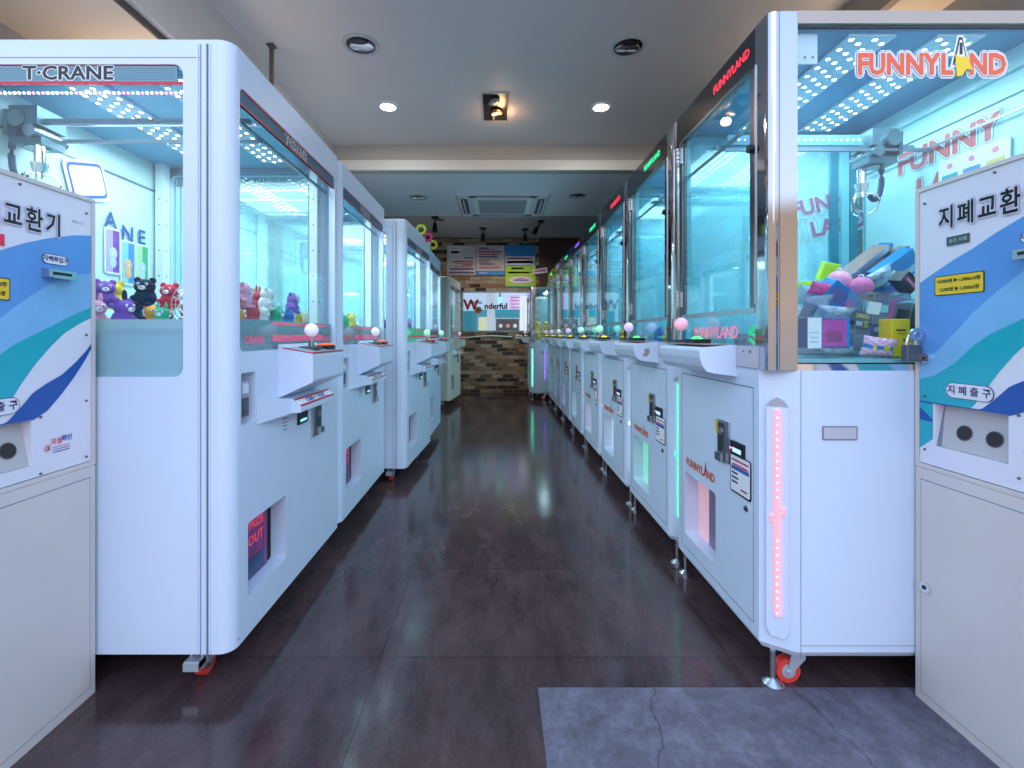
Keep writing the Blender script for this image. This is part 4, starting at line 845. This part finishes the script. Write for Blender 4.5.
# ------------------------------------------------------------------ room shell
def floor_mat():
    m=bpy.data.materials.new('polished_brown_tile'); m.use_nodes=True; nt=m.node_tree; b=nt.nodes['Principled BSDF']; N=nt.nodes.new; Lk=nt.links.new
    g=N('ShaderNodeNewGeometry'); mp=N('ShaderNodeMapping'); mp.inputs['Location'].default_value=(.40,-.385+.0,0); Lk(g.outputs['Position'],mp.inputs['Vector'])
    bt=N('ShaderNodeTexBrick'); bt.offset=0; bt.inputs['Scale'].default_value=1; bt.inputs['Brick Width'].default_value=1.2; bt.inputs['Row Height'].default_value=.6; bt.inputs['Mortar Size'].default_value=.0022; bt.inputs['Mortar Smooth'].default_value=.2
    bt.inputs['Color1'].default_value=(.058,.037,.039,1); bt.inputs['Color2'].default_value=(.070,.046,.047,1); bt.inputs['Mortar'].default_value=(.03,.019,.02,1); Lk(mp.outputs[0],bt.inputs['Vector'])
    n=N('ShaderNodeTexNoise'); n.inputs['Scale'].default_value=5; n.inputs['Detail'].default_value=12; n.inputs['Roughness'].default_value=.75; mp2=N('ShaderNodeMapping'); mp2.inputs['Scale'].default_value=(1.3,.45,1); mp2.inputs['Rotation'].default_value=(0,0,.15); Lk(g.outputs['Position'],mp2.inputs['Vector']); Lk(mp2.outputs[0],n.inputs['Vector'])
    r=N('ShaderNodeValToRGB'); r.color_ramp.elements[0].position=.33; r.color_ramp.elements[0].color=(.55,.5,.5,1); r.color_ramp.elements[1].position=.72; r.color_ramp.elements[1].color=(1.75,1.6,1.6,1); Lk(n.outputs['Fac'],r.inputs[0])
    mx=N('ShaderNodeMixRGB'); mx.blend_type='MULTIPLY'; mx.inputs[0].default_value=1; Lk(bt.outputs['Color'],mx.inputs[1]); Lk(r.outputs[0],mx.inputs[2])
    # fine speckle
    n2=N('ShaderNodeTexNoise'); n2.inputs['Scale'].default_value=90; n2.inputs['Detail'].default_value=4; Lk(g.outputs['Position'],n2.inputs['Vector'])
    r2=N('ShaderNodeValToRGB'); r2.color_ramp.elements[0].position=.42; r2.color_ramp.elements[0].color=(.93,.93,.93,1); r2.color_ramp.elements[1].position=.75; r2.color_ramp.elements[1].color=(1.2,1.2,1.2,1); Lk(n2.outputs['Fac'],r2.inputs[0])
    mx2=N('ShaderNodeMixRGB'); mx2.blend_type='MULTIPLY'; mx2.inputs[0].default_value=1; Lk(mx.outputs[0],mx2.inputs[1]); Lk(r2.outputs[0],mx2.inputs[2]); Lk(mx2.outputs[0],b.inputs['Base Color'])
    rr=N('ShaderNodeMapRange'); rr.inputs[3].default_value=.06; rr.inputs[4].default_value=.22; Lk(n.outputs['Fac'],rr.inputs[0]); Lk(rr.outputs[0],b.inputs['Roughness'])
    b.inputs['Specular IOR Level'].default_value=.55
    return m
def conc_mat():
    m=bpy.data.materials.new('worn_concrete'); m.use_nodes=True; nt=m.node_tree; b=nt.nodes['Principled BSDF']; N=nt.nodes.new; Lk=nt.links.new
    g=N('ShaderNodeNewGeometry'); n=N('ShaderNodeTexNoise'); n.inputs['Scale'].default_value=5; n.inputs['Detail'].default_value=15; n.inputs['Roughness'].default_value=.9; Lk(g.outputs['Position'],n.inputs['Vector'])
    r=N('ShaderNodeValToRGB'); e=r.color_ramp.elements; e[0].position=.36; e[0].color=(.055,.048,.06,1); e[1].position=.66; e[1].color=(.24,.225,.275,1); x=e.new(.5); x.color=(.12,.11,.14,1); Lk(n.outputs['Fac'],r.inputs[0])
    v=N('ShaderNodeTexVoronoi'); v.feature='DISTANCE_TO_EDGE'; v.inputs['Scale'].default_value=1.7; Lk(g.outputs['Position'],v.inputs['Vector'])
    n3=N('ShaderNodeTexNoise'); n3.inputs['Scale'].default_value=9; Lk(g.outputs['Position'],n3.inputs['Vector'])
    ad=N('ShaderNodeVectorMath'); ad.operation='MULTIPLY_ADD'; ad.inputs[1].default_value=(.08,.08,.08); Lk(n3.outputs['Color'],ad.inputs[0]); Lk(g.outputs['Position'],ad.inputs[2]); Lk(ad.outputs[0],v.inputs['Vector'])
    r3=N('ShaderNodeValToRGB'); r3.color_ramp.elements[0].position=.0; r3.color_ramp.elements[0].color=(.45,.45,.45,1); r3.color_ramp.elements[1].position=.008; r3.color_ramp.elements[1].color=(1,1,1,1); Lk(v.outputs['Distance'],r3.inputs[0])
    mx=N('ShaderNodeMixRGB'); mx.blend_type='MULTIPLY'; mx.inputs[0].default_value=1; Lk(r.outputs[0],mx.inputs[1]); Lk(r3.outputs[0],mx.inputs[2]); Lk(mx.outputs[0],b.inputs['Base Color'])
    b.inputs['Roughness'].default_value=.55; bp=N('ShaderNodeBump'); bp.inputs['Strength'].default_value=.25; bp.inputs['Distance'].default_value=.01; Lk(n.outputs['Fac'],bp.inputs['Height']); Lk(bp.outputs[0],b.inputs['Normal'])
    return m
def brick_mat():
    m=bpy.data.materials.new('mixed_brick'); m.use_nodes=True; nt=m.node_tree; b=nt.nodes['Principled BSDF']; N=nt.nodes.new; Lk=nt.links.new
    g=N('ShaderNodeNewGeometry'); sx=N('ShaderNodeSeparateXYZ'); cb=N('ShaderNodeCombineXYZ'); Lk(g.outputs['Position'],sx.inputs[0]); Lk(sx.outputs[0],cb.inputs[0]); Lk(sx.outputs[2],cb.inputs[1])
    bt=N('ShaderNodeTexBrick'); bt.inputs['Scale'].default_value=1; bt.inputs['Brick Width'].default_value=.21; bt.inputs['Row Height'].default_value=.072; bt.inputs['Mortar Size'].default_value=.007; bt.inputs['Bias'].default_value=0
    bt.inputs['Color1'].default_value=(0,0,0,1); bt.inputs['Color2'].default_value=(1,1,1,1); bt.inputs['Mortar'].default_value=(.3,.3,.3,1); Lk(cb.outputs[0],bt.inputs['Vector'])
    r=N('ShaderNodeValToRGB'); r.color_ramp.interpolation='CONSTANT'; e=r.color_ramp.elements; e[0].color=(.05,.035,.03,1); e[1].position=.22; e[1].color=(.27,.16,.10,1)
    for p,c in ((.4,(.36,.24,.15,1)),(.52,(.42,.33,.24,1)),(.6,(.36,.26,.18,1)),(.75,(.14,.085,.06,1)),(.88,(.46,.35,.24,1))): x=e.new(p); x.color=c
    Lk(bt.outputs['Color'],r.inputs[0])
    n=N('ShaderNodeTexNoise'); n.inputs['Scale'].default_value=25; Lk(g.outputs['Position'],n.inputs['Vector']); mx=N('ShaderNodeMixRGB'); mx.blend_type='OVERLAY'; mx.inputs[0].default_value=.5; Lk(r.outputs[0],mx.inputs[1]); Lk(n.outputs['Fac'],mx.inputs[2]); Lk(mx.outputs[0],b.inputs['Base Color']); b.inputs['Roughness'].default_value=.8
    bp=N('ShaderNodeBump'); bp.inputs['Strength'].default_value=.6; bp.inputs['Distance'].default_value=.01; Lk(bt.outputs['Fac'],bp.inputs['Height']); bp.invert=True; Lk(bp.outputs[0],b.inputs['Normal'])
    return m
FM=floor_mat(); CM=conc_mat(); BM=brick_mat()
q=MB(); q.box(-2.0,2.0,-.6,8.95,-.1,0); struct(q.build('floor',FM))
q=MB(); q.box(.128,1.99,.0,1.445,0,.003); struct(q.build('floor_concrete',CM))
q=MB(); q.box(-9,9,-14,-.6,-.2,-.05); struct(q.build('pavement',mat('pavement_grey',(.42,.39,.36),.8,var=.1)))
ceilm=mat('ceiling_grey_paint',(.66,.60,.57),.55,var=.02,vs=1); soff=mat('soffit_beige_paint',(.80,.64,.48),.6); fas=mat('fascia_beige',(.52,.47,.41),.6); trimw=mat('fascia_trim_pale',(.80,.73,.63),.5)
wallm=mat('side_wall_grey',(.30,.29,.29),.7,var=.05)
q=MB(); q.box(-1.4,1.72,1.46,3.93,2.733,2.78); struct(q.build('ceiling',ceilm))
q=MB(); q.box(-1.44,-1.4,1.46,3.93,2.395,2.78); struct(q.build('ceiling_step_left',mat('step_grey',(.66,.60,.55),.6)))
q=MB(); q.box(-2.0,-1.44,1.46,3.93,2.37,2.42); struct(q.build('ceiling_soffit_left',soff))
q=MB(); q.box(-1.4395,-1.43,1.46,3.93,2.365,2.395); struct(q.build('gap_shadow_strip',mat('gap_shadow_brown',(.10,.075,.06),.6)))  # dark strip painted in as the shadow of the gap
q=MB(); q.box(1.72,1.76,1.46,3.93,2.57,2.78); struct(q.build('ceiling_step_right',mat('step_brown',(.36,.28,.22),.6)))
q=MB(); q.box(1.76,2.0,1.46,3.93,2.57,2.62); struct(q.build('ceiling_soffit_right',soff))
q=MB(); q.box(-2.0,2.0,3.93,4.0,2.51,2.80); struct(q.build('ceiling_fascia',fas))
q=MB(); q.box(-2.0,2.0,3.90,3.93,2.51,2.594); struct(q.build('trim_2',trimw))
q=MB(); q.box(-2.0,2.0,4.0,5.41,2.51,2.60); struct(q.build('ceiling_lower',mat('ceiling_blue_grey',(.78,.74,.74),.5)))
q=MB(); q.box(-2.0,2.0,5.41,8.95,2.97,3.02); struct(q.build('ceiling_rear',mat('ceiling_rear_grey',(.46,.43,.47),.6)))
q=MB(); q.box(-2.0,2.0,5.36,5.41,2.6,2.97); struct(q.build('ceiling_riser',mat('ceiling_rear_grey2',(.46,.43,.47),.6)))
q=MB(); q.box(-2.08,-2.0,1.3,8.95,0,3.02); struct(q.build('wall_left',wallm))
q=MB(); q.box(2.0,2.08,1.3,8.95,0,3.02); struct(q.build('wall_right',wallm))
# back wall with a glazed opening that stands in for a wall mirror
wx0,wx1,wz0,wz1=-.66,.68,1.186,1.93; YB=8.80
q=MB(); holed(q,lambda u,v,w:(u,YB+w,v),-2.0,.80,0,2.97,[(wx0,wx1,wz0,wz1,0,.10)],.1); q.box(-2.0,.8,YB+.09,YB+.1,0,0.01); struct(q.build('wall_back',BM))
q=MB(); q.box(.80,2.0,YB-.02,YB+.05,0,2.97)
for k in range(10): q.box(.82+.12*k,.825+.12*k,YB-.024,YB-.02,0,2.97,1)
struct(q.build('wall_back_panelling',[mat('wood_dark',(.10,.045,.03),.45,var=.3,vs=8),mat('wood_gap',(.01,.006,.005),.6)]))
q=MB(); q.box(wx0,wx1,YB+.035,YB+.041,wz0,wz1); wn=q.build('mirror_stand_in',glass_l); struct(wn)
q=MB()
for (a,b2,c,d) in ((wx0-.02,wx0+.015,wz0-.02,wz1+.02),(wx1-.015,wx1+.02,wz0-.02,wz1+.02),(wx0,wx1,wz0-.02,wz0+.01),(wx0,wx1,wz1-.01,wz1+.02)): q.box(a,b2,YB-.008,YB+.03,c,d)
q.build('mirror_frame',mat('frame_teal_grey',(.25,.38,.42),.4),wn)
q=MB(); zc=1.66
q.fat('W',.27,NEARL(-.50,YB+.028,zc+.02),0,.012,6); q.fat('nderful',.155,NEARL(-.02,YB+.028,zc),1,.006,6)
q.prism(fan(-.36,1.585,.07,0,2*PI-.01,18),lambda u,v,w:(u,YB+.028-w,v),0,.006,2); q.prism(fan(-.36,1.585,.045,0,2*PI-.01,18),lambda u,v,w:(u,YB+.022-w,v),0,.003,3)
q.box(-.50,-.28,YB+.027,YB+.029,1.715,1.735,1); q.box(-.47,-.31,YB+.027,YB+.029,1.745,1.755,1)
q.build('mirror_lettering',[mat('wine_red',(.35,.01,.03),.4),mat('wine_dark',(.06,.008,.015),.4),mat('copper',(.45,.2,.08),.4),mat('copper_dark',(.2,.09,.04),.4)],wn)
# behind the opening: the mirrored street, added as solid glowing stand-ins
YZ=9.9
def far(name,px0,px1,py0,py1,Y,m,label,cat,extra=None):
    q=MB(); a=P3(px0,py1,Y); b2=P3(px1,py0,Y); hang=name in('awning','shop_sign'); q.box(a.x,b2.x,Y,10.3 if hang else Y+.06,a.z if hang else -.05,b2.z,0)
    if extra: extra(q,a,b2,Y)
    o=q.build(name,m); return tag(o,label,cat)
def ribs(q,a,b2,Y):
    for k in range(5): x=a.x+(b2.x-a.x)*k/5; q.cyl((x+.03,Y-.02,a.z),(x+.03,Y-.02,b2.z),.025,n=8)
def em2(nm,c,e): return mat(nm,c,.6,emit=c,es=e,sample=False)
q=MB(); q.box(-1.6,1.8,10.3,10.35,-.05,2.9); struct(q.build('mirror_backdrop_wall',em2('beyond_white',(.55,.60,.68),.45)))
q=MB(); q.box(-2,2,8.95,10.3,-.1,-.05); struct(q.build('mirror_backdrop_floor',wallm))
far('fabric_curtain',460,478,311,332,9.6,em2('curtain_teal',(.06,.32,.42),.4),'teal pleated curtain built low behind the mirror opening as a reflection','curtain',ribs)
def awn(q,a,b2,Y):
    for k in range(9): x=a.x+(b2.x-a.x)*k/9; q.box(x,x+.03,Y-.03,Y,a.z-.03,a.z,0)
far('awning',474,531,309.5,317,9.9,em2('awning_teal',(.01,.28,.38),.5),'teal awning built behind the back mirror as a street reflection','awning',awn)
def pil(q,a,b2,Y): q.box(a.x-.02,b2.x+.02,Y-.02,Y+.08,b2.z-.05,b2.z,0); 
far('white_column',487,495,289,333,9.5,em2('pillar_white',(.62,.64,.78),.6),'white column built behind the back mirror as a reflection','column',pil)
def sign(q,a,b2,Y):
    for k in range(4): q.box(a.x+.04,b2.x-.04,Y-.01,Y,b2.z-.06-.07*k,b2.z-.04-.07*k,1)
far('shop_sign',509,524,295,308.5,9.7,[em2('sign_pink',(.72,.48,.72),.7),em2('sign_dark',(.4,.2,.5),.4)],'pink printed sign beside the teal awning behind the mirror as a reflection','sign',sign)
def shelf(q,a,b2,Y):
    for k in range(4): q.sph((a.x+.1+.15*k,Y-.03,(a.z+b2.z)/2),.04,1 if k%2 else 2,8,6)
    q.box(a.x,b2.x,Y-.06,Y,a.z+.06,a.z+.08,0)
far('display_counter',496,519,319,333,9.75,[em2('counter_dark',(.10,.09,.10),.2),em2('c_pink',(.7,.3,.3),.5),em2('c_white',(.7,.7,.7),.5)],'dark display counter with pale goods behind the mirror as a reflection','counter',shelf)
far('yellow_board',479,487,317,333,9.8,em2('board_yellow',(.70,.65,.35),.6),'pale yellow board beside the white column behind the mirror as a reflection','board',lambda q,a,b2,Y:q.box(a.x+.03,b2.x-.03,Y-.01,Y,a.z+.1,a.z+.14,0))
far('door_post',520,527,296,333,9.55,em2('doorpost_white',(.75,.75,.8),.9),'white framed glass door behind the right of the mirror as a reflection','door',lambda q,a,b2,Y:q.box(a.x+.03,b2.x-.03,Y-.01,Y,a.z,b2.z-.06,0))
q=MB(); q.prism(rrect(-.035,.035,-.05,.05,.02),lambda u,v,w:(u,w,v),-.015,.015,0); q.box(-.02,.02,-.015,.04,.045,.075,1); q.box(-.02,.02,.03,.04,.045,.16,1)
o=q.build('exit_lamp',[em('exit_green',(.1,1,.5),2.5),steel]); o.location=P3(500,300,8.76); tag(o,'glowing green exit lamp hanging at the top of the back mirror','lamp')
# posters on the back wall
def poster(px0,px1,py0,py1,label,bars,base,name='wall_poster'):
    a=P3(px0,py1,8.785); b2=P3(px1,py0,8.785); q=MB(); w=b2.x-a.x; h=b2.z-a.z
    q.box(a.x,b2.x,8.785,8.80,a.z,b2.z,0)
    q2=MB()
    for (u0,u1,v0,v1,m) in bars: q2.box(a.x+u0*w,a.x+u1*w,8.7825-.0005*(m!=0),8.785,b2.z-v1*h,b2.z-v0*h,m)
    o=q.build(name,base); q2.build('poster_print',PM,o); return tag(o,label,'poster')
PM=[mat('pp_blue',(.03,.30,.75),.5),mat('pp_greytan',(.68,.58,.60),.5),mat('pp_navy',(.05,.05,.18),.5),mat('pp_red',(.55,.06,.10),.5),mat('pp_green',(.45,.70,.04),.5),mat('pp_lilac',(.85,.75,.88),.5)]
bars=[(.28,.92,.44+.0,.48,2)]
b1=[(.3,.9,.605,.625,2),(.25,.85,.70,.72,3),(.1,.8,.86,.88,3),(.08,.5,.12,.34,5),(.14,.44,.19,.27,3),(.6,.92,.40,.44,2),(.2,.92,.52,.57,3),(.55,.9,.64,.68,3),(.1,.92,.77,.82,2),(.05,.95,.9,.95,2)]
poster(447,475.5,245.5,275,'grey poster with an oval badge and text lines, leftmost on the back wall',b1,PM[1])
b2_=[(.1,.7,.13,.15,2),(.15,.85,.45,.47,2),(.1,.5,.57,.59,2),(.2,.8,.69,.71,3),(.1,.4,.92,.94,5),(0,1,.86,1,0),(.08,.45,.07,.11,2),(.08,.9,.19,.24,3),(.1,.8,.28,.32,3),(.08,.75,.36,.41,2),(.08,.45,.5,.54,3),(.12,.65,.61,.65,2),(.1,.85,.74,.78,3)]
poster(476.2,504.5,245.5,275,'grey poster with a blue bottom band in the middle of the back wall',b2_,PM[1])
b3=[(0,1,0,.26,0),(.03,.1,.2,.215,5),(0,.97,.27,.47,5),(.05,.9,.30,.33,2),(.05,.93,.37,.43,3),(0,1,.49,.97,4),(.2,.6,.53,.57,2),(.1,.8,.63,.67,2)]
p3=poster(505.3,535.5,245,287.5,'tall poster banded blue, white and lime green on the back wall',b3,PM[0])
q=MB(); c=P3(521,280,8.775); q.sph((c.x,8.779,c.z),(.24,.004,.07),0,20,8); q.box(c.x-.14,c.x+.14,8.772,8.776,c.z-.012,c.z+.008,1); q.box(c.x-.07,c.x+.07,8.772,8.776,c.z+.022,c.z+.036,2); q.build('oval_badge',[PM[5],PM[2],PM[3]],p3)
q=MB(); q.box(-.14,.14,-.006,.006,-.05,.05,0); q.box(-.11,.11,-.0075,-.006,-.016,.018,1); o=q.build('small_sign',[PM[5],PM[3]]); o.location=P3(540,271,8.76); o.rotation_euler=(0,-.15,0); tag(o,'small tilted pale sign with red print on the dark wood panelling','sign')
# cable moulding and small box
q=MB(); q.tube([P3(x,y,8.785) for x,y in ((462,338.2),(480,336.5),(492,335.8),(505,336.6),(512,336.9))],.018,6); tag(q.build('cable_moulding',mat('cable_white',(.6,.62,.62),.5)),'white cable run fixed along the brick wall under the mirror','cable')
q=MB(); q.box(-.06,.06,-.02,0,-.035,.035,0); q.box(-.035,.035,-.023,-.02,-.01,.012,1); o=q.build('socket_box',[paperw,groove],None,.004); o.location=P3(519,336.5,8.77); tag(o,'small white socket box on the brick wall cable run','socket')
# flower garland toy standing on the third left machine
def ring(px,py,Y,r,c,label):
    q=MB(); q.tube([(r*math.cos(t),0,r*math.sin(t)) for t in [2*PI*i/16 for i in range(17)]],r*.35,8,0)
    for k in range(6): q.sph((r*1.1*math.cos(k*PI/3),0,r*1.1*math.sin(k*PI/3)),r*.4,1,8,6)
    o=q.build('toy_ring',c); p=P3(px,py,Y); o.location=(p.x,p.y,p.z); tag(o,label,'toy','toy rings hanging over the left row')
ring(421,230,3.98,.036,[mat('tr_y',(.55,.6,.05),.5),mat('tr_g',(.2,.45,.05),.5)],'yellow-green toy ring on top of the third left machine')
ring(428,237.5,4.12,.03,[mat('tr_p',(.7,.03,.2),.5),mat('tr_p2',(.6,.05,.3),.5)],'pink toy ring on top of the third left machine')
ring(433,245,4.36,.034,[mat('tr_y2',(.7,.55,.03),.5),mat('tr_g2',(.3,.45,.05),.5)],'golden toy ring at the far end of the third left machine top')

# ------------------------------------------------------------------ ceiling fittings
def downlight(px,py,zc,r,label,lit,group,power=0):
    Y=(zc-H0)*F/(CY-py); x=(px-CX)*Y/F
    root=thing('downlight',(x,Y,zc),0,label,'ceiling light',group)
    q=MB(); n=28
    for (r0,r1,z0,z1,m) in ((r,r*.98,-.001,-.006,0),(r*.98,r*.82,-.006,-.008,0),(r*.82,r*.78,-.008,-.002,0)):
        q.add([(r0*math.cos(2*PI*i/n),r0*math.sin(2*PI*i/n),z0) for i in range(n)]+[(r1*math.cos(2*PI*i/n),r1*math.sin(2*PI*i/n),z1) for i in range(n)],[(i,(i+1)%n,n+(i+1)%n,n+i) for i in range(n)],0,True)
    q.build('trim_ring',mat('ring_grey',(.5,.5,.5),.3),root)
    q=MB()
    if lit: q.cyl((0,0,-.0045),(0,0,-.001),r*.8,n=24); q.build('lamp_lens',mat('lens_lit',(1,1,1),.5,emit=(.85,.93,1),es=14,sample=False),root)
    else:
        q.cyl((0,0,-.004),(0,0,-.001),r*.8,n=24,m=0)
        # reflector crescent and bulbs
        q.sph((0,r*.15,-.0045),(r*.72,r*.5,.003),1,20,6); q.sph((-r*.28,r*.28,-.007),(r*.3,r*.1,.004),2,12,5); q.sph((r*.28,r*.28,-.007),(r*.3,r*.1,.004),2,12,5); q.sph((0,-r*.35,-.006),(r*.55,r*.28,.003),0,16,5)
        q.build('reflector',[mat('reflector_dark',(.04,.04,.05),.2,.6),chrome,mat('bulb_pale',(.7,.75,.85),.2)],root)
    if power:
        l=bpy.data.lights.new('ceiling_lamp','AREA'); l.shape='DISK'; l.size=r*1.6; l.energy=power; l.color=(.85,.93,1); o=bpy.data.objects.new('ceiling_lamp',l); C.objects.link(o); o.location=(x,Y,zc-.012)
downlight(361,44.5,2.733,.10,'large unlit recessed downlight on the left of the front ceiling',False,'recessed ceiling downlights')
downlight(628,46.5,2.733,.10,'large unlit recessed downlight on the right of the front ceiling',False,'recessed ceiling downlights')
downlight(388,106.5,2.733,.068,'small lit downlight on the left of the front ceiling',True,'recessed ceiling downlights',5)
downlight(601,107,2.733,.068,'small lit downlight on the right of the front ceiling',True,'recessed ceiling downlights',5)
downlight(418.5,197,2.51,.10,'unlit downlight on the lower ceiling, left of the air conditioner',False,'recessed ceiling downlights')
downlight(577.5,195.5,2.51,.10,'unlit downlight on the lower ceiling, right of the air conditioner',False,'recessed ceiling downlights')
downlight(441,220,2.97,.10,'unlit downlight on the dark rear ceiling at the left',False,'recessed ceiling downlights')
# square twin gimbal
x=-.012; root=thing('gimbal_light',(x,3.28,2.733),0,'black square recessed spotlight with an amber-lit lamp in the ceiling centre','ceiling light')
q=MB()
for (a,b2,c,d) in ((-.092,-.086,-.2,.2),(.086,.092,-.2,.2),(-.092,.092,-.2,-.193),(-.092,.092,.193,.2)): q.box(a,b2,c,d,-.006,-.001)
q.build('frame',mat('ring_grey'),root)
q=MB(); q.box(-.086,.086,-.193,.193,-.004,-.001); q.build('housing',black,root)
q=MB(); q.sph((-.008,-.10,-.012),(.035,.055,.01),0,14,6,Matrix.Rotation(.5,3,'Z')); q.sph((-.008,-.10,-.02),(.015,.02,.006),1,10,5); q.build('dark_lamp',[mat('lamp_grey',(.25,.25,.26),.4,.3),mat('bulb_pale')],root)
q=MB(); q.sph((.01,.05,-.012),(.045,.06,.008),1,14,6); q.sph((.0,.055,-.022),(.03,.014,.005),0,12,5,Matrix.Rotation(-.5,3,'Z')); q.sph((.035,.045,-.02),(.012,.02,.004),2,8,5); q.box(-.02,-.006,.1,.17,-.02,-.008,3); q.build('amber_lamp',[em('amber_white',(1,.72,.45),5),mat('amber_dark',(.12,.05,.01),.3,.5),em('amber',(1,.45,.08),1.6),mat('amber_tan',(.4,.3,.2),.4)],root)
l=bpy.data.lights.new('amber_spot','POINT'); l.energy=1.2; l.color=(1,.6,.3); l.shadow_soft_size=.03; o=bpy.data.objects.new('amber_spot',l); C.objects.link(o); o.location=(.03,3.34,2.66)
# air conditioner cassette
root=thing('air_conditioner',(.058,4.95,2.51),0,'square grey ceiling cassette air conditioner above the aisle','air conditioner')
def hx(u,v,w): return (u,v,w)
q=MB(); a=.475; b2=.42
q.add([(-a,-b2,0),(a,-b2,0),(a,b2,0),(-a,b2,0),(-a+.02,-b2+.02,-.02),(a-.02,-b2+.02,-.02),(a-.02,b2-.02,-.02),(-a+.02,b2-.02,-.02)],[(0,1,5,4),(1,2,6,5),(2,3,7,6),(3,0,4,7),(4,5,6,7)],0)
q.build('panel',mat('ac_grey',(.68,.65,.66),.4),root)
q=MB()
for (x0,x1,yy0,yy1) in ((-.34,.34,-.385,-.325),(-.34,.34,.325,.385),(-.43,-.36,-.28,.28),(.36,.43,-.28,.28)): q.box(x0,x1,yy0,yy1,-.0225,-.0205,0); 
q.build('air_outlet',mat('ac_dark',(.04,.04,.045),.5),root)
q=MB()
for (x0,x1,yy0,yy1) in ((-.27,.27,-.365,-.35),(-.27,.27,.35,.365),(-.41,-.395,-.24,.24),(.395,.41,-.24,.24)): q.box(x0,x1,yy0,yy1,-.028,-.0225,0)
q.build('vane',mat('ac_grey'),root)
q=MB(); q.box(-.30,.30,-.30,.30,-.026,-.021,0); q.box(-.25,.25,-.25,.25,-.0275,-.026,1)
for k in range(12): q.box(-.25,.25,-.235+.04*k,-.222+.04*k,-.030,-.0275,2)
q.build('intake_grille',[mat('ac_light',(.80,.78,.78),.4),mat('ac_dark'),mat('ac_slat',(.62,.6,.6),.5)],root)
# hanging rod from the ceiling beside the first left machine
q=MB(); q.box(-.009,.009,-.009,.009,2.041,2.73,0); q.box(-.02,.02,-.02,.02,2.722,2.733,0); o=q.build('hanging_rod',mat('rod_bronze',(.12,.10,.085),.4)); o.location=(-1.262,2.575,0); tag(o,'thin bronze rod dropping from the ceiling behind the nearest left machine','rod')
# black spot heads on the rear ceiling
for (px,py,tilt,lab) in ((435,217,0,'black ceiling spotlight above the left row'),(483,228,0,'black ceiling spotlight above the grey posters'),(525,229,0,'black ceiling spotlight above the tall banded poster'),(541,221,.55,'black angled ceiling spotlight above the wood panelling')):
    Y=1.86*F/(CY-py); x=(px-CX)*Y/F; root=thing('spotlight',(x,Y,2.97),0,lab,'spotlight','black spotlights on the rear ceiling')
    q=MB(); q.cyl((0,0,-.03),(0,0,0),.06,n=14); q.cyl((0,0,-.03),(-.0-tilt*.1,0,-.10),.012,n=8); q.build('mount',black,root)
    q=MB(); p=Vector((-tilt*.1,0,-.10)); d=Vector((-tilt,-.15,-1)).normalized(); q.cyl(p,p+d*.14,.03,.045,n=14); q.build('head',black,root)
    l=bpy.data.lights.new('spot_lamp','SPOT'); l.energy=14; l.color=(1,.88,.74); l.spot_size=2.6; l.spot_blend=.9; l.shadow_soft_size=.04; o=bpy.data.objects.new('spot_lamp',l); C.objects.link(o); pp=Vector((x,Y,2.97))+p+d*.16; o.location=pp; o.rotation_euler=Vector((d.x,.25,-1)).to_track_quat('-Z','Y').to_euler()
# power cord under the first left machine
q=MB(); q.tube([(-1.2+.03*t,1.72+.03*math.sin(t*.8),.012+.004*math.cos(t)) for t in range(10)],.006,6); tag(q.build('power_cord',black),'black power cord lying on the floor under the nearest left machine','cord')

# ------------------------------------------------------------------ light
w=bpy.data.worlds.new('w'); sc.world=w; w.use_nodes=True; nt=w.node_tree; bg=nt.nodes['Background']
g=nt.nodes.new('ShaderNodeTexCoord'); sp=nt.nodes.new('ShaderNodeSeparateXYZ'); rp=nt.nodes.new('ShaderNodeValToRGB'); nt.links.new(g.outputs['Generated'],sp.inputs[0])
mr=nt.nodes.new('ShaderNodeMapRange'); mr.inputs[1].default_value=-1; nt.links.new(sp.outputs[2],mr.inputs[0]); nt.links.new(mr.outputs[0],rp.inputs[0])
e=rp.color_ramp.elements; e[0].position=.40; e[0].color=(.30,.28,.28,1); e[1].position=1.0; e[1].color=(.35,.55,1.0,1)
for p,c in ((.495,(.36,.31,.28,1)),(.53,(.42,.33,.26,1)),(.61,(.36,.28,.22,1)),(.625,(.70,.82,1.0,1)),(.80,(.45,.66,1.0,1))): x=e.new(p); x.color=c
nt.links.new(rp.outputs[0],bg.inputs['Color']); bg.inputs['Strength'].default_value=2.1
l=bpy.data.lights.new('daylight','SUN'); l.energy=.7; l.angle=math.radians(50); l.color=(.86,.88,1.0); o=bpy.data.objects.new('daylight',l); C.objects.link(o); o.rotation_euler=Vector((0,1,-.75)).to_track_quat('-Z','Y').to_euler()

for sx_ in (-1.62,1.86):
    l=bpy.data.lights.new('soffit_fill','AREA'); l.energy=2.2; l.color=(1,.78,.55); l.size=.25; o=bpy.data.objects.new('soffit_fill',l); C.objects.link(o); o.location=(sx_,2.3,2.13); o.rotation_euler=(PI,0,0)  # added warm fill aimed up at the soffits, no fitting there

# ------------------------------------------------------------------ camera
cam=bpy.data.cameras.new('camera'); co=bpy.data.objects.new('camera',cam); C.objects.link(co); co.location=(0,0,H0); co.rotation_euler=(PI/2,0,0)
cam.sensor_width=36; cam.lens=F*36/1024; cam.shift_x=(512-CX)/1024; cam.shift_y=(CY-384)/1024; cam.clip_start=.02
sc.camera=co
sc.cycles.transparent_max_bounces=32; sc.cycles.max_bounces=8; sc.cycles.sample_clamp_indirect=4.0; sc.cycles.use_denoising=True
sc.view_settings.view_transform='Standard'; sc.view_settings.exposure=0.1; sc.view_settings.gamma=1.0; sc.view_settings.look='None'
